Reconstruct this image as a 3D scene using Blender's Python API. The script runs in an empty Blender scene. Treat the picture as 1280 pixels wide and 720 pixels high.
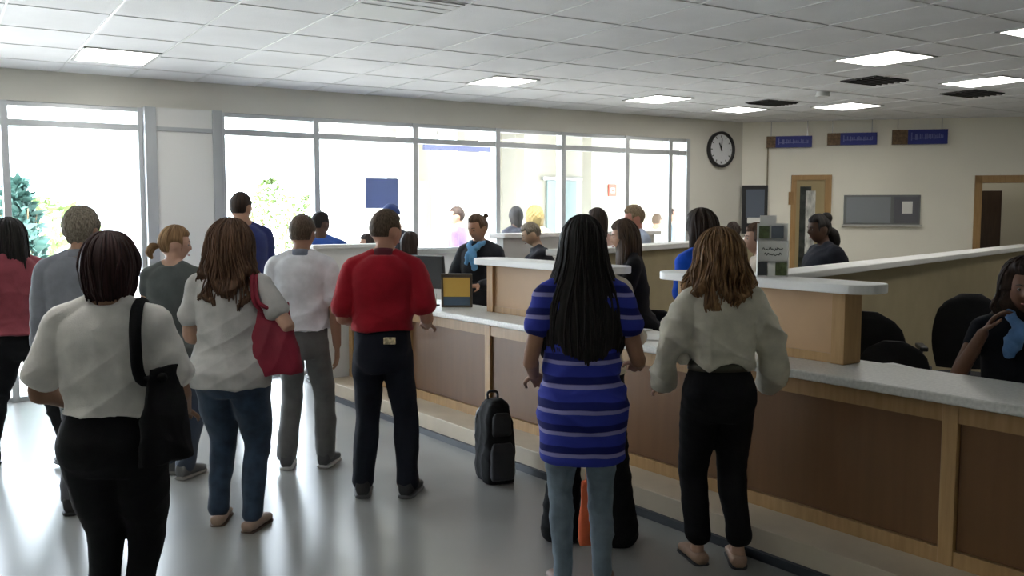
import bpy, bmesh, math, random
import numpy as np
from mathutils import Vector, Matrix, Euler
random.seed(4)
scene = bpy.context.scene
COL = scene.collection
R = math.radians

# ------------------------------------------------------------------ camera
F = 1150.0; CAMH = 1.72; YAW = R(32.4); PITCH = math.atan(94 / F)
cam_d = bpy.data.cameras.new('camera'); cam = bpy.data.objects.new('camera', cam_d); COL.objects.link(cam)
cam.location = (0, 0, CAMH); cam.rotation_euler = (math.pi / 2 - PITCH, 0, -YAW)
cam_d.sensor_width = 36; cam_d.lens = F / 1280 * 36; cam_d.clip_end = 400
cam_d.dof.use_dof = True; cam_d.dof.focus_distance = 5.2; cam_d.dof.aperture_fstop = 9.0
scene.camera = cam

# ------------------------------------------------------------------ world, sun, exposure
SKY_STR = 6.5; SUN_STR = 8.0; CEIL_LIGHT = 5.0; EXPOSURE = 1.3
w = bpy.data.worlds.new('world'); scene.world = w; w.use_nodes = True
bg = w.node_tree.nodes['Background']; bg.inputs[0].default_value = (0.82, 0.91, 1.0, 1); bg.inputs[1].default_value = SKY_STR
sd = bpy.data.lights.new('sun', 'SUN'); sd.energy = SUN_STR; sd.angle = R(1.5); sd.color = (1, .96, .88)
so = bpy.data.objects.new('sun', sd); COL.objects.link(so); so.rotation_euler = (R(24), 0, R(-10))
scene.view_settings.view_transform = 'Standard'; scene.view_settings.look = 'None'
scene.view_settings.gamma = 1; scene.view_settings.use_curve_mapping = False
scene.view_settings.exposure = EXPOSURE
for (px_, pz_, sx_, sz_) in ((0.2, 1.4, 3.2, 2.6), (6.0, 1.8, 7.0, 1.9)):      # sampling portals at the two window openings
    pd = bpy.data.lights.new('window_portal', 'AREA'); pd.shape = 'RECTANGLE'; pd.size = sx_; pd.size_y = sz_
    pd.cycles.is_portal = True
    po = bpy.data.objects.new('window_portal', pd); COL.objects.link(po)
    po.location = (px_, 9.62, pz_); po.rotation_euler = (R(-90), 0, 0)

# ------------------------------------------------------------------ placing helpers
def gp(px, D):                                     # ground position at bearing px, depth D
    l = (px - 640) / F * D
    return (D * math.sin(YAW) + l * math.cos(YAW), D * math.cos(YAW) - l * math.sin(YAW))
TH = math.atan(.068); OX, OY = 3.66, 3.19          # counter frame: x inward (staff side), y along the counter away from us
def wl(lx, ly): return (OX + lx * math.cos(TH) - ly * math.sin(TH), OY + lx * math.sin(TH) + ly * math.cos(TH))

# ------------------------------------------------------------------ materials
MC = {}
def mat(name, col, rough=.6, metal=0, spec=.5, noise=0, nscale=8, bump=0, bscale=60, emit=None, estr=0, sheen=0, stretch=None, col2=None, coat=0):
    if name in MC: return MC[name]
    m = bpy.data.materials.new(name); m.use_nodes = True; nt = m.node_tree; b = nt.nodes['Principled BSDF']
    def s(k, v):
        if k in b.inputs: b.inputs[k].default_value = v
    s('Base Color', (*col, 1)); s('Roughness', rough); s('Metallic', metal); s('Specular IOR Level', spec)
    s('Sheen Weight', sheen); s('Coat Weight', coat)
    tc = nt.nodes.new('ShaderNodeTexCoord'); mp = nt.nodes.new('ShaderNodeMapping'); nt.links.new(tc.outputs['Object'], mp.inputs[0])
    if stretch: mp.inputs['Scale'].default_value = stretch
    if noise or col2:
        n = nt.nodes.new('ShaderNodeTexNoise'); n.inputs['Scale'].default_value = nscale; n.inputs['Detail'].default_value = 4
        nt.links.new(mp.outputs[0], n.inputs[0])
        r = nt.nodes.new('ShaderNodeValToRGB'); c2 = col2 or tuple(min(1, c * (1 + noise)) for c in col); c1 = tuple(c * (1 - noise) for c in col)
        r.color_ramp.elements[0].color = (*c1, 1); r.color_ramp.elements[1].color = (*c2, 1)
        r.color_ramp.elements[0].position = .3; r.color_ramp.elements[1].position = .7
        nt.links.new(n.outputs['Fac'], r.inputs[0]); nt.links.new(r.outputs[0], b.inputs['Base Color'])
    if bump:
        n2 = nt.nodes.new('ShaderNodeTexNoise'); n2.inputs['Scale'].default_value = bscale; n2.inputs['Detail'].default_value = 3
        nt.links.new(mp.outputs[0], n2.inputs[0]); bp = nt.nodes.new('ShaderNodeBump'); bp.inputs['Strength'].default_value = bump; bp.inputs['Distance'].default_value = .01
        nt.links.new(n2.outputs['Fac'], bp.inputs['Height']); nt.links.new(bp.outputs[0], b.inputs['Normal'])
    if emit: s('Emission Color', (*emit, 1)); s('Emission Strength', estr)
    MC[name] = m; return m
def fabric(name, col, rough=.85, noise=.12): return mat('fabric_' + name, col, rough, spec=.2, noise=noise, nscale=14, bump=.25, bscale=260, sheen=.0 if max(col) < .03 else .12)
def wood(name, c1, c2, rough=.4, vertical=True):
    return mat('wood_' + name, c1, rough, spec=.4, col2=c2, nscale=5, stretch=(9, 9, .8) if vertical else (9, .5, 9), bump=.05, bscale=30)

def stripes_mat():
    m = bpy.data.materials.new('striped_jersey'); m.use_nodes = True; nt = m.node_tree; b = nt.nodes['Principled BSDF']
    b.inputs['Roughness'].default_value = .8; b.inputs['Specular IOR Level'].default_value = .2
    tc = nt.nodes.new('ShaderNodeTexCoord'); sx = nt.nodes.new('ShaderNodeSeparateXYZ'); nt.links.new(tc.outputs['Object'], sx.inputs[0])
    n = nt.nodes.new('ShaderNodeTexNoise'); n.inputs['Scale'].default_value = 4; nt.links.new(tc.outputs['Object'], n.inputs[0])
    ad = nt.nodes.new('ShaderNodeMath'); ad.operation = 'MULTIPLY_ADD'; ad.inputs[1].default_value = .03
    nt.links.new(n.outputs['Fac'], ad.inputs[0]); nt.links.new(sx.outputs['Z'], ad.inputs[2])
    m1 = nt.nodes.new('ShaderNodeMath'); m1.operation = 'MULTIPLY'; m1.inputs[1].default_value = 1 / .098; nt.links.new(ad.outputs[0], m1.inputs[0])
    fr = nt.nodes.new('ShaderNodeMath'); fr.operation = 'FRACT'; nt.links.new(m1.outputs[0], fr.inputs[0])
    r = nt.nodes.new('ShaderNodeValToRGB'); r.color_ramp.interpolation = 'LINEAR'
    e = r.color_ramp.elements; e[0].position = 0; e[0].color = (.27, .26, .52, 1); e[1].position = .16; e[1].color = (.27, .26, .52, 1)
    for p, c in ((.2, (.012, .016, .13, 1)), (.48, (.012, .016, .13, 1)), (.52, (.032, .046, .34, 1)), (.97, (.032, .046, .34, 1))):
        k = e.new(p); k.color = c
    nt.links.new(fr.outputs[0], r.inputs[0]); nt.links.new(r.outputs[0], b.inputs['Base Color'])
    return m
def tile_mat():
    m = mat('ceiling_tile', (.84, .84, .84), .9, spec=.2, noise=.04, nscale=2.0, bump=.3, bscale=120); return m
def glass_mat():
    m = bpy.data.materials.new('window_glass'); m.use_nodes = True; nt = m.node_tree; nt.nodes.clear()
    o = nt.nodes.new('ShaderNodeOutputMaterial'); t = nt.nodes.new('ShaderNodeBsdfTransparent'); g = nt.nodes.new('ShaderNodeBsdfGlossy'); g.inputs['Roughness'].default_value = .02
    f = nt.nodes.new('ShaderNodeFresnel'); f.inputs[0].default_value = 1.35; mx = nt.nodes.new('ShaderNodeMixShader'); t.inputs[0].default_value = (.97, .98, .99, 1)
    nt.links.new(f.outputs[0], mx.inputs[0]); nt.links.new(t.outputs[0], mx.inputs[1]); nt.links.new(g.outputs[0], mx.inputs[2]); nt.links.new(mx.outputs[0], o.inputs[0])
    return m
def floor_mat():
    m = bpy.data.materials.new('polished_floor'); m.use_nodes = True; nt = m.node_tree; b = nt.nodes['Principled BSDF']
    tc = nt.nodes.new('ShaderNodeTexCoord'); n = nt.nodes.new('ShaderNodeTexNoise'); n.inputs['Scale'].default_value = .9; n.inputs['Detail'].default_value = 3
    nt.links.new(tc.outputs['Object'], n.inputs[0]); r = nt.nodes.new('ShaderNodeValToRGB')
    r.color_ramp.elements[0].color = (.25, .25, .24, 1); r.color_ramp.elements[1].color = (.28, .28, .262, 1); r.color_ramp.elements[0].position = .35; r.color_ramp.elements[1].position = .65
    nt.links.new(n.outputs['Fac'], r.inputs[0]); nt.links.new(r.outputs[0], b.inputs['Base Color'])
    n2 = nt.nodes.new('ShaderNodeTexNoise'); n2.inputs['Scale'].default_value = 3; r2 = nt.nodes.new('ShaderNodeMapRange'); r2.inputs[3].default_value = .24; r2.inputs[4].default_value = .28
    nt.links.new(tc.outputs['Object'], n2.inputs[0]); nt.links.new(n2.outputs['Fac'], r2.inputs[0]); nt.links.new(r2.outputs[0], b.inputs['Roughness'])
    b.inputs['Specular IOR Level'].default_value = .8
    return m
def hair_mat(name, c1, c2, rough=.6, short=False):
    k = 'hair_' + name
    if k in MC: return MC[k]
    m = bpy.data.materials.new(k); m.use_nodes = True; nt = m.node_tree; b = nt.nodes['Principled BSDF']
    uv = nt.nodes.new('ShaderNodeUVMap'); uv.uv_map = 'UVMap'; mp = nt.nodes.new('ShaderNodeMapping'); mp.inputs['Scale'].default_value = (70, 2.2, 1)
    
    if short: uv = nt.nodes.new('ShaderNodeTexCoord'); mp.inputs['Scale'].default_value = (140, 140, 45)
    nt.links.new(uv.outputs['Object' if short else 0], mp.inputs[0]); n = nt.nodes.new('ShaderNodeTexNoise'); n.inputs['Scale'].default_value = 1; n.inputs['Detail'].default_value = 5
    nt.links.new(mp.outputs[0], n.inputs[0]); r = nt.nodes.new('ShaderNodeValToRGB'); r.color_ramp.elements[0].position = .35; r.color_ramp.elements[1].position = .68
    r.color_ramp.elements[0].color = (*c1, 1); r.color_ramp.elements[1].color = (*c2, 1)
    nt.links.new(n.outputs['Fac'], r.inputs[0]); nt.links.new(r.outputs[0], b.inputs['Base Color'])
    bp = nt.nodes.new('ShaderNodeBump'); bp.inputs['Strength'].default_value = .5; bp.inputs['Distance'].default_value = .004
    nt.links.new(n.outputs['Fac'], bp.inputs['Height']); nt.links.new(bp.outputs[0], b.inputs['Normal'])
    b.inputs['Roughness'].default_value = rough; b.inputs['Specular IOR Level'].default_value = .22
    MC[k] = m; return m

M = dict(
    wall=mat('painted_wall', (.70, .68, .60), .85, noise=.03, nscale=1.5), wall2=mat('cream_wall', (.90, .87, .76), .85, noise=.03, nscale=1.2),
    beam=mat('window_wall_paint', (.68, .66, .59), .85, noise=.03, nscale=2),
    column=mat('column_panel', (.68, .68, .65), .7), colframe=mat('grey_frame_metal', (.42, .44, .45), .45, metal=.3),
    frame=mat('aluminium_frame', (.55, .57, .58), .4, metal=.5), tile=tile_mat(), grid=mat('ceiling_grid_metal', (.74, .74, .73), .5),
    laminate=mat('speckled_laminate', (.62, .61, .57), .35, noise=.12, nscale=60), counter_panel=mat('brown_laminate', (.15, .072, .028), .42, spec=.3, noise=.08, nscale=3, stretch=(6, 6, .6)),
    oak=wood('oak', (.36, .21, .085), (.45, .28, .12)), oakdark=wood('oak_dark', (.30, .17, .06), (.38, .22, .09)),
    plinth=mat('plinth_laminate', (.50, .42, .31), .5, noise=.08, nscale=4), strip=mat('dark_base_strip', (.03, .035, .045), .5),
    partition=mat('tan_partition', (.42, .35, .21), .8, noise=.05, nscale=5, bump=.2, bscale=200), white=mat('white_laminate', (.80, .79, .76), .5),
    black=mat('black_plastic', (.015, .015, .017), .45), blackfab=fabric('black', (.007, .007, .008)), blackfab2=fabric('chair_black', (.02, .02, .022)),
    steel=mat('steel', (.5, .5, .5), .3, metal=1), lamp=mat('lit_diffuser', (1, 1, 1), .5, emit=(1, .97, .92), estr=CEIL_LIGHT), vent=mat('vent_dark', (.03, .03, .03), .6),
    ventw=mat('vent_white', (.6, .6, .58), .5), smoke=mat('grey_screen', (.12, .13, .14), .25), paper=mat('paper', (.8, .8, .76), .8), bluesign=mat('sign_blue', (.02, .03, .22), .5),
    signbrown=mat('sign_brown', (.16, .10, .05), .6, noise=.5, nscale=30), signtxt=mat('sign_lettering', (.16, .18, .42), .6), glass=glass_mat(), floor=floor_mat(),
    pave=mat('pale_pavement', (.72, .70, .66), .9, noise=.05, nscale=1), stucco=mat('white_stucco', (.42, .40, .34), .9, noise=.04, nscale=2), stucco2=mat('cream_stucco', (.34, .32, .23), .9),
    leaf=mat('pale_green_leaves', (.11, .17, .045), .6, noise=.4, nscale=3), leafb=mat('blue_green_leaves', (.05, .12, .10), .6, noise=.3, nscale=4), bark=mat('bark', (.2, .14, .08), .9),
    red=mat('poster_red', (.75, .12, .08), .6), blueposter=mat('poster_blue', (.20, .27, .58), .6), yellow=mat('yellow_card', (.72, .46, .10), .6), slate=mat('slate_blue_card', (.08, .13, .20), .5),
    clockface=mat('clock_face', (.72, .74, .76), .4), door=wood('door_brown', (.035, .02, .012), (.06, .035, .02)), green=mat('green_card', (.10, .13, .05), .7, noise=.4, nscale=40),
    rubber=mat('rubber_sole', (.5, .48, .44), .7), orange=mat('orange_fabric', (.65, .12, .04), .8), redbag=mat('crimson_canvas', (.22, .004, .022), .65, noise=.2, nscale=6, bump=.3, bscale=200),
    screen=mat('dark_screen', (.05, .055, .06), .2), hallwall=mat('hall_wall', (.55, .52, .42), .85), bordered=mat('grey_blue_glass', (.12, .14, .18), .12))

# ------------------------------------------------------------------ mesh helpers
def T(o, label=None, cat=None, group=None, kind=None):
    if label: o['label'] = label
    if cat: o['category'] = cat
    if group: o['group'] = group
    if kind: o['kind'] = kind
    return o
def thing(name, label, cat, loc=(0, 0, 0), rz=0, group=None):
    o = bpy.data.objects.new(name, None); COL.objects.link(o); o.empty_display_size = .1
    o.location = loc; o.rotation_euler = (0, 0, rz); return T(o, label, cat, group)
class MB:
    def __init__(s): s.v = []; s.f = []; s.uv = None
    def add(s, vs, fs):
        k = len(s.v); s.v.extend([tuple(p) for p in vs]); s.f.extend([tuple(i + k for i in f) for f in fs]); return s
    def box(s, x0, x1, y0, y1, z0, z1, m=None):
        vs = [(x, y, z) for z in (z0, z1) for y in (y0, y1) for x in (x0, x1)]
        if m: vs = [m @ Vector(p) for p in vs]
        return s.add(vs, [(0, 2, 3, 1), (4, 5, 7, 6), (0, 1, 5, 4), (2, 6, 7, 3), (0, 4, 6, 2), (1, 3, 7, 5)])
    def prism(s, pts, z0, z1):                     # polygon in xy extruded in z
        n = len(pts); vs = [(x, y, z0) for x, y in pts] + [(x, y, z1) for x, y in pts]
        return s.add(vs, [tuple(range(n))[::-1], tuple(range(n, 2 * n))] + [(i, (i + 1) % n, n + (i + 1) % n, n + i) for i in range(n)])
    def rings(s, rs, cap=True):                    # list of equal-length closed rings
        k = len(s.v); n = len(rs[0])
        for r in rs: s.v.extend([tuple(p) for p in r])
        for j in range(len(rs) - 1):
            for i in range(n): s.f.append((k + j * n + i, k + j * n + (i + 1) % n, k + (j + 1) * n + (i + 1) % n, k + (j + 1) * n + i))
        if cap:
            for j, rev in ((0, True), (len(rs) - 1, False)):
                c = np.mean(np.array([tuple(p) for p in rs[j]]), axis=0); s.v.append(tuple(c)); ci = len(s.v) - 1
                for i in range(n):
                    a, b = k + j * n + i, k + j * n + (i + 1) % n
                    s.f.append((b, a, ci) if rev else (a, b, ci))
        return s
    def tube(s, pts, rads, n=14, sm=4, ref=(0, 0, 1), flat=1.0):
        P = [np.array(p, float) for p in pts]; Rr = list(rads)
        if sm > 1 and len(P) > 2:
            Q = []; RR = []
            E = [2 * P[0] - P[1]] + P + [2 * P[-1] - P[-2]]; ER = [Rr[0]] + Rr + [Rr[-1]]
            for i in range(1, len(E) - 2):
                for q in range(sm):
                    t = q / sm; a, b, c, d = E[i - 1], E[i], E[i + 1], E[i + 2]
                    Q.append(.5 * ((2 * b) + (-a + c) * t + (2 * a - 5 * b + 4 * c - d) * t * t + (-a + 3 * b - 3 * c + d) * t ** 3))
                    RR.append(ER[i] * (1 - t) + ER[i + 1] * t)
            Q.append(P[-1]); RR.append(Rr[-1]); P, Rr = Q, RR
        d0 = (P[1] - P[0]); d0 /= np.linalg.norm(d0) + 1e-9; d1 = P[-1] - P[-2]; d1 /= np.linalg.norm(d1) + 1e-9
        ext = [(P[0] - d0 * Rr[0] * .75, Rr[0] * .35), (P[0] - d0 * Rr[0] * .45, Rr[0] * .78)]
        ex2 = [(P[-1] + d1 * Rr[-1] * .45, Rr[-1] * .78), (P[-1] + d1 * Rr[-1] * .75, Rr[-1] * .35)]
        P = [e[0] for e in ext] + P + [e[0] for e in ex2]; Rr = [e[1] for e in ext] + Rr + [e[1] for e in ex2]
        rs = []; u = None
        for i, p in enumerate(P):
            t = P[min(i + 1, len(P) - 1)] - P[max(i - 1, 0)]; t /= np.linalg.norm(t) + 1e-9
            if u is None:
                r0 = np.array(ref, float)
                if abs(r0 @ t) > .9: r0 = np.array((0., 1., 0.))
                u = r0 - (r0 @ t) * t
            else: u = u - (u @ t) * t
            u /= np.linalg.norm(u) + 1e-9; v = np.cross(t, u)
            rs.append([p + Rr[i] * (math.cos(a) * u * flat + math.sin(a) * v) for a in np.linspace(0, 2 * math.pi, n, endpoint=False)])
        return s.rings(rs)
    def loft(s, rg, n=36, p=2.3):                  # horizontal super-ellipse rings (cx, cy, z, a, b)
        rs = []
        for (cx, cy, z, a, b) in rg:
            r = []
            for t in np.linspace(0, 2 * math.pi, n, endpoint=False):
                c, q = math.cos(t), math.sin(t)
                r.append((cx + a * math.copysign(abs(c) ** (2 / p), c), cy + b * math.copysign(abs(q) ** (2 / p), q), z))
            rs.append(r)
        return s.rings(rs)
    def sphere(s, c, r, n=16, m=10):
        if not hasattr(r, '__len__'): r = (r, r, r)
        rs = []
        for j in range(1, m):
            th = math.pi * j / m - math.pi / 2
            rs.append([(c[0] + r[0] * math.cos(th) * math.cos(a), c[1] + r[1] * math.cos(th) * math.sin(a), c[2] + r[2] * math.sin(th)) for a in np.linspace(0, 2 * math.pi, n, endpoint=False)])
        return s.rings(rs)
    def cyl(s, c, r, z0, z1, n=24): return s.rings([[(c[0] + r * math.cos(a), c[1] + r * math.sin(a), z) for a in np.linspace(0, 2 * math.pi, n, endpoint=False)] for z in (z0, z1)])
    def mesh(s, name):
        me = bpy.data.meshes.new(name); me.from_pydata(s.v, [], s.f)
        if s.uv is not None:
            l = me.uv_layers.new(name='UVMap'); ix = np.zeros(len(me.loops), dtype=np.int32); me.loops.foreach_get('vertex_index', ix)
            l.data.foreach_set('uv', np.array(s.uv, dtype=np.float32)[ix].ravel())
        me.update(); return me
    def build(s, name, m, parent=None, smooth=False, bevel=0, label=None, kind=None):
        me = s.mesh(name); me.materials.append(m)
        if bevel or True:
            bm = bmesh.new(); bm.from_mesh(me); bmesh.ops.recalc_face_normals(bm, faces=bm.faces)
            if bevel:
                ed = [e for e in bm.edges if len(e.link_faces) == 2 and e.calc_face_angle(0) > .6]
                bmesh.ops.bevel(bm, geom=ed, offset=bevel, segments=3, profile=.6, affect='EDGES', clamp_overlap=True)
            bm.to_mesh(me); bm.free()
        if smooth: me.polygons.foreach_set('use_smooth', [True] * len(me.polygons))
        o = bpy.data.objects.new(name, me); COL.objects.link(o)
        if parent: o.parent = parent
        return T(o, label, kind=kind)
    def fuse(s, name, m, parent, vox=.008, it=6, disp=None, label=None):
        me = s.mesh(name); tmp = bpy.data.objects.new(name + '_t', me); COL.objects.link(tmp)
        md = tmp.modifiers.new('r', 'REMESH'); md.mode = 'VOXEL'; md.voxel_size = vox; md.adaptivity = 0
        if it: q = tmp.modifiers.new('s', 'SMOOTH'); q.factor = .5; q.iterations = it
        bpy.context.view_layer.update(); dg = bpy.context.evaluated_depsgraph_get()
        out = bpy.data.meshes.new_from_object(tmp.evaluated_get(dg)); bpy.data.objects.remove(tmp); bpy.data.meshes.remove(me)
        out.name = name
        if disp is not None and len(out.vertices):
            n = len(out.vertices); co = np.zeros(n * 3, dtype=np.float32); no = np.zeros(n * 3, dtype=np.float32)
            out.vertices.foreach_get('co', co); out.vertices.foreach_get('normal', no); co = co.reshape(-1, 3); no = no.reshape(-1, 3)
            co = co + no * disp(co)[:, None]; out.vertices.foreach_set('co', co.ravel().astype(np.float32)); out.update()
        out.materials.clear(); out.materials.append(m); out.polygons.foreach_set('use_smooth', [True] * len(out.polygons))
        o = bpy.data.objects.new(name, out); COL.objects.link(o); o.parent = parent
        return T(o, label)
def folds(amp=.005, seed=1, freq=22, tilt=.5, zc=None, zw=.15):
    rg = np.random.RandomState(seed); K = []
    for i in range(9):
        a = rg.uniform(0, 2 * math.pi); k = freq * rg.uniform(.5, 1.7)
        K.append((np.array([math.cos(a) * tilt, math.sin(a) * tilt, rg.uniform(.5, 1.1) * (1 if rg.rand() > .35 else .1)]) * k, rg.uniform(0, 6.28), 1 / (1 + .35 * i)))
    def f(co):
        wx = .02 * np.sin(co[:, 2] * 17 + co[:, 0] * 13 + seed); c = co + wx[:, None]
        d = np.zeros(len(co))
        for k, p, a in K: s = np.sin(c @ k + p); d += a * (1 - 2 * np.abs(s) ** .8) if a > .45 else a * s
        g = 1.0
        if zc is not None: g = .35 + 1.1 * np.exp(-((co[:, 2] - zc) / zw) ** 2)
        return d * amp * .55 * g + amp * .7
    return f

# ================================================================== SETTING
CH = 3.0; WY = 9.4
wallpts = [(-2.6, WY), (9.85, WY), (14.6, 4.65), (14.6, -3), (-2.6, -3)]
MB().prism([(-2.6, -3), (14.6, -3), (14.6, 4.65), (9.85, 9.6), (-2.6, 9.6)], -.12, 0).build('floor', M['floor'], kind='structure')
MB().prism([(-2.8, -3.2), (14.8, -3.2), (14.8, 4.8), (9.9, 9.7), (-2.8, 9.7)], CH, CH + .15).build('ceiling', M['tile'], kind='structure')
g = MB()
for i in range(-6, 23):
    x = 1.07 + .6 * i; ym = WY if x < 9.85 else WY - (x - 9.85)
    g.box(x - .008, x + .008, -2.9, ym, CH - .005, CH)
yl = [5.02 + .757 * i for i in range(-10, 6)]
for y in yl:
    if y < WY: g.box(-2.6, min(14.6, 9.85 + (WY - y)), y - .008, y + .008, CH - .0045, CH)
g.build('trim_1', M['grid'], kind='structure')
MB().box(-2.8, -2.6, -3, 9.6, 0, CH).build('wall_left', M['wall'], kind='structure')
MB().box(-2.8, 14.8, -3.2, -3, 0, CH).build('wall_rear', M['wall'], kind='structure')
MB().box(14.6, 14.8, -3, 4.8, 0, CH).build('wall_right', M['wall'], kind='structure')
# window wall: header, column, knee wall, right end
HZ = 2.72
m = MB(); m.box(-2.6, 9.95, WY, WY + .22, HZ, CH)
m.box(8.85, 9.95, WY, WY + .22, 0, HZ)
m.build('wall_window', M['beam'], kind='structure')
m = MB(); m.box(3.35, 8.85, WY, WY + .2, 0, 1.28); m.build('wall_knee', M['white'], kind='structure')
m = MB(); m.box(3.3, 8.85, WY - .06, WY, 1.25, 1.30); m.build('trim_2', mat('sill_grey', (.35, .35, .33), .5), kind='structure')
m = MB(); m.box(1.86, 2.43, WY - .10, WY + .2, 0, HZ); m.build('wall_column', M['column'], kind='structure')
m = MB(); m.box(1.78, 1.88, WY - .13, WY + .1, 0, HZ); m.box(2.41, 2.5, WY - .13, WY + .1, 0, HZ); m.box(1.88, 2.41, WY - .115, WY + .1, 2.50, 2.54)
m.build('trim_3', M['colframe'], kind='structure')
def window(name, x0, x1, z0, muls, label):
    f = MB(); y0, y1 = WY + .02, WY + .10; TR = 2.53
    f.box(x0, x1, y0, y1, HZ - .04, HZ); f.box(x0, x1, y0, y1, z0, z0 + .04); f.box(x0, x1, y0 - .01, y1, TR - .03, TR + .03)
    for x in muls: f.box(x - .03, x + .03, y0 - .02, y1 + .02, z0, HZ)
    o = f.build(name, M['frame'], kind='structure')
    xs = sorted(muls); p = MB()
    p.box(x0, x1, WY + .055, WY + .061, z0 + .04, HZ - .04); p.build('pane', M['glass'], o)
    return o
window('window_1', -2.6, 1.8, 0.0, [-2.57, -.9, .62, 1.77], '')
window('window_2', 2.5, 3.49, 0.0, [2.53], '')
window('window_3', 3.49, 8.85, 1.28, [3.52, 4.68, 5.77, 6.73, 7.75, 8.5, 8.82], '')
# angled sign wall
AX, AY, BX, BY = 9.85, 9.4, 14.6, 4.65
AR = math.atan2(BY - AY, BX - AX); AL = math.hypot(BX - AX, BY - AY)   # along direction
AM = Matrix.Translation((AX, AY, 0)) @ Matrix.Rotation(AR, 4, 'Z')     # local x along wall, +y outward (behind), -y into room
def abox(mb, x0, x1, y0, y1, z0, z1): return mb.box(x0, x1, y0, y1, z0, z1, AM)
def awx(px):                                       # distance along the sign wall seen at bearing px
    dx = math.sin(YAW) + (px - 640) / F * math.cos(YAW); dy = math.cos(YAW) - (px - 640) / F * math.sin(YAW)
    ux, uy = math.cos(AR), math.sin(AR); det = dx * (-uy) + ux * dy
    t = (AX * (-uy) + ux * AY) / det; return ((t * dx - AX) * ux + (t * dy - AY) * uy, t)
def awz(px, py):
    s, t = awx(px); fy = (360 - py) / F; d = (fy * math.cos(PITCH) - math.sin(PITCH)) / (math.cos(PITCH) + fy * math.sin(PITCH))
    return CAMH + d * t
dx0 = awx(1217)[0]; dx1 = dx0 + 1.15; dz = awz(1219, 224)
m = MB(); abox(m, 0, dx0, 0, .15, 0, CH); abox(m, dx1, AL, 0, .15, 0, CH); abox(m, dx0, dx1, 0, .15, dz, CH); m.build('wall_signs', M['wall2'], kind='structure')
m = MB(); abox(m, dx0 - .02, dx0 + .07, -.03, .17, 0, dz + .05); abox(m, dx1 - .07, dx1 + .02, -.03, .17, 0, dz + .05); abox(m, dx0 - .02, dx1 + .02, -.03, .17, dz - .05, dz + .05)
m.build('door_1', M['oak'], kind='structure')
m = MB(); abox(m, dx0 - .5, dx1 + 1, 1.5, 1.6, 0, CH); m.build('wall_hall', M['hallwall'], kind='structure')
m = MB(); abox(m, dx0 - .5, dx1 + 1, .15, 1.6, CH - .1, CH); m.build('ceiling_hall', M['hallwall'], kind='structure')
m = MB(); abox(m, dx0 - .5, dx1 + 1, 0, 1.6, -.1, 0); m.build('floor_hall', M['floor'], kind='structure')
m = MB(); abox(m, dx0 - .55, dx0 - .5, .15, 1.6, 0, CH); abox(m, dx1 + 1, dx1 + 1.05, .15, 1.6, 0, CH); m.build('wall_hall_end', M['hallwall'], kind='structure')
d = thing('hall_door', 'dark brown inner door with pale glazed side, seen through the oak doorway at far right', 'door')
m = MB(); abox(m, dx0 + .40, dx0 + .72, 1.44, 1.49, 0.0, 2.05); m.build('door_leaf', M['door'], d)
m = MB(); abox(m, dx0 + .16, dx0 + .40, 1.46, 1.49, 0, 2.05); m.build('side_light', mat('frosted', (.42, .42, .38), .4, noise=.3, nscale=4), d)
m = MB(); abox(m, dx0 + .64, dx0 + .69, 1.41, 1.44, .98, 1.04); m.build('handle', M['steel'], d)

m = MB(); abox(m, dx0 + .5, dx0 + .8, .7, 1.0, CH - .13, CH - .101); T(m.build('hall_light', M['lamp']), 'lit ceiling panel in the hall beyond the oak doorway', 'ceiling light')
# outside
MB().box(-60, 60, 9.6, 90, -.15, -.02).build('ground', M['pave'], kind='structure')
MB().box(-60, -2.8, -20, 9.6, -.15, -.02).build('ground_side', M['pave'], kind='structure')

# ================================================================== CEILING FITTINGS
def fit(x0, x1, y0, y1, label, lit=True):
    o = thing('ceiling_light', label, 'ceiling light', ((x0 + x1) / 2, (y0 + y1) / 2, CH), 0, 'square recessed ceiling lights')
    a, b = (x1 - x0) / 2, (y1 - y0) / 2; f = MB()
    for q in ((-a, a, -b, -b + .025), (-a, a, b - .025, b), (-a, -a + .025, -b, b), (a - .025, a, -b, b)): f.box(*q, -.010, -.001)
    f.build('frame', M['ventw'], o); MB().box(-a + .025, a - .025, -b + .025, b - .025, -.009, -.002).build('diffuser', M['lamp'], o)
fit(1.08, 1.66, 7.86, 8.58, 'bright square ceiling light nearest the left window, above the white column')
fit(4.55, 5.05, 7.45, 8.03, 'ceiling light above the middle of the long window, left of the other far light')
fit(6.48, 7.05, 4.6, 5.2, 'largest lit ceiling panel, above the partition and left of the three wall signs')
fit(8.52, 9.05, 4.9, 5.55, 'thin lit ceiling panel at the right edge, above the door frame')
fit(6.75, 7.3, 7.7, 8.3, 'ceiling light near the end of the window wall, left of the wall clock')
fit(8.3, 8.85, 8.0, 8.5, 'faint ceiling light close to the corner above the wall clock')
fit(9.1, 9.7, 7.0, 7.6, 'faint ceiling light above the first blue wall sign')
fit(6.45, 7.05, 3.15, 3.78, 'ceiling light cut by the top right corner of the photo')
for (a_, b_) in ((-.1, 3.8), (10.6, 4.0)): fit(a_, a_ + .6, b_, b_ + .6, 'unseen fill light added in the ceiling over the near part of the hall')  # unseen fittings added as fill for the dark near and right side
def vent(x0, x1, y0, y1, label, dark=True):
    o = thing('ceiling_vent', label, 'ceiling vent', ((x0 + x1) / 2, (y0 + y1) / 2, CH), 0); a, b = (x1 - x0) / 2, (y1 - y0) / 2
    MB().box(-a, a, -b, b, -.012, -.001).build('backing', M['vent'] if dark else M['ventw'], o)
    s = MB()
    for i in range(6 if dark else 3):
        y = -b + (i + .5) * 2 * b / 6; s.box(-a + .01, a - .01, y - .012, y + .004, -.022 if dark else -.015, -.012)
    s.build('louvre', M['vent'] if dark else M['ventw'], o)
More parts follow.
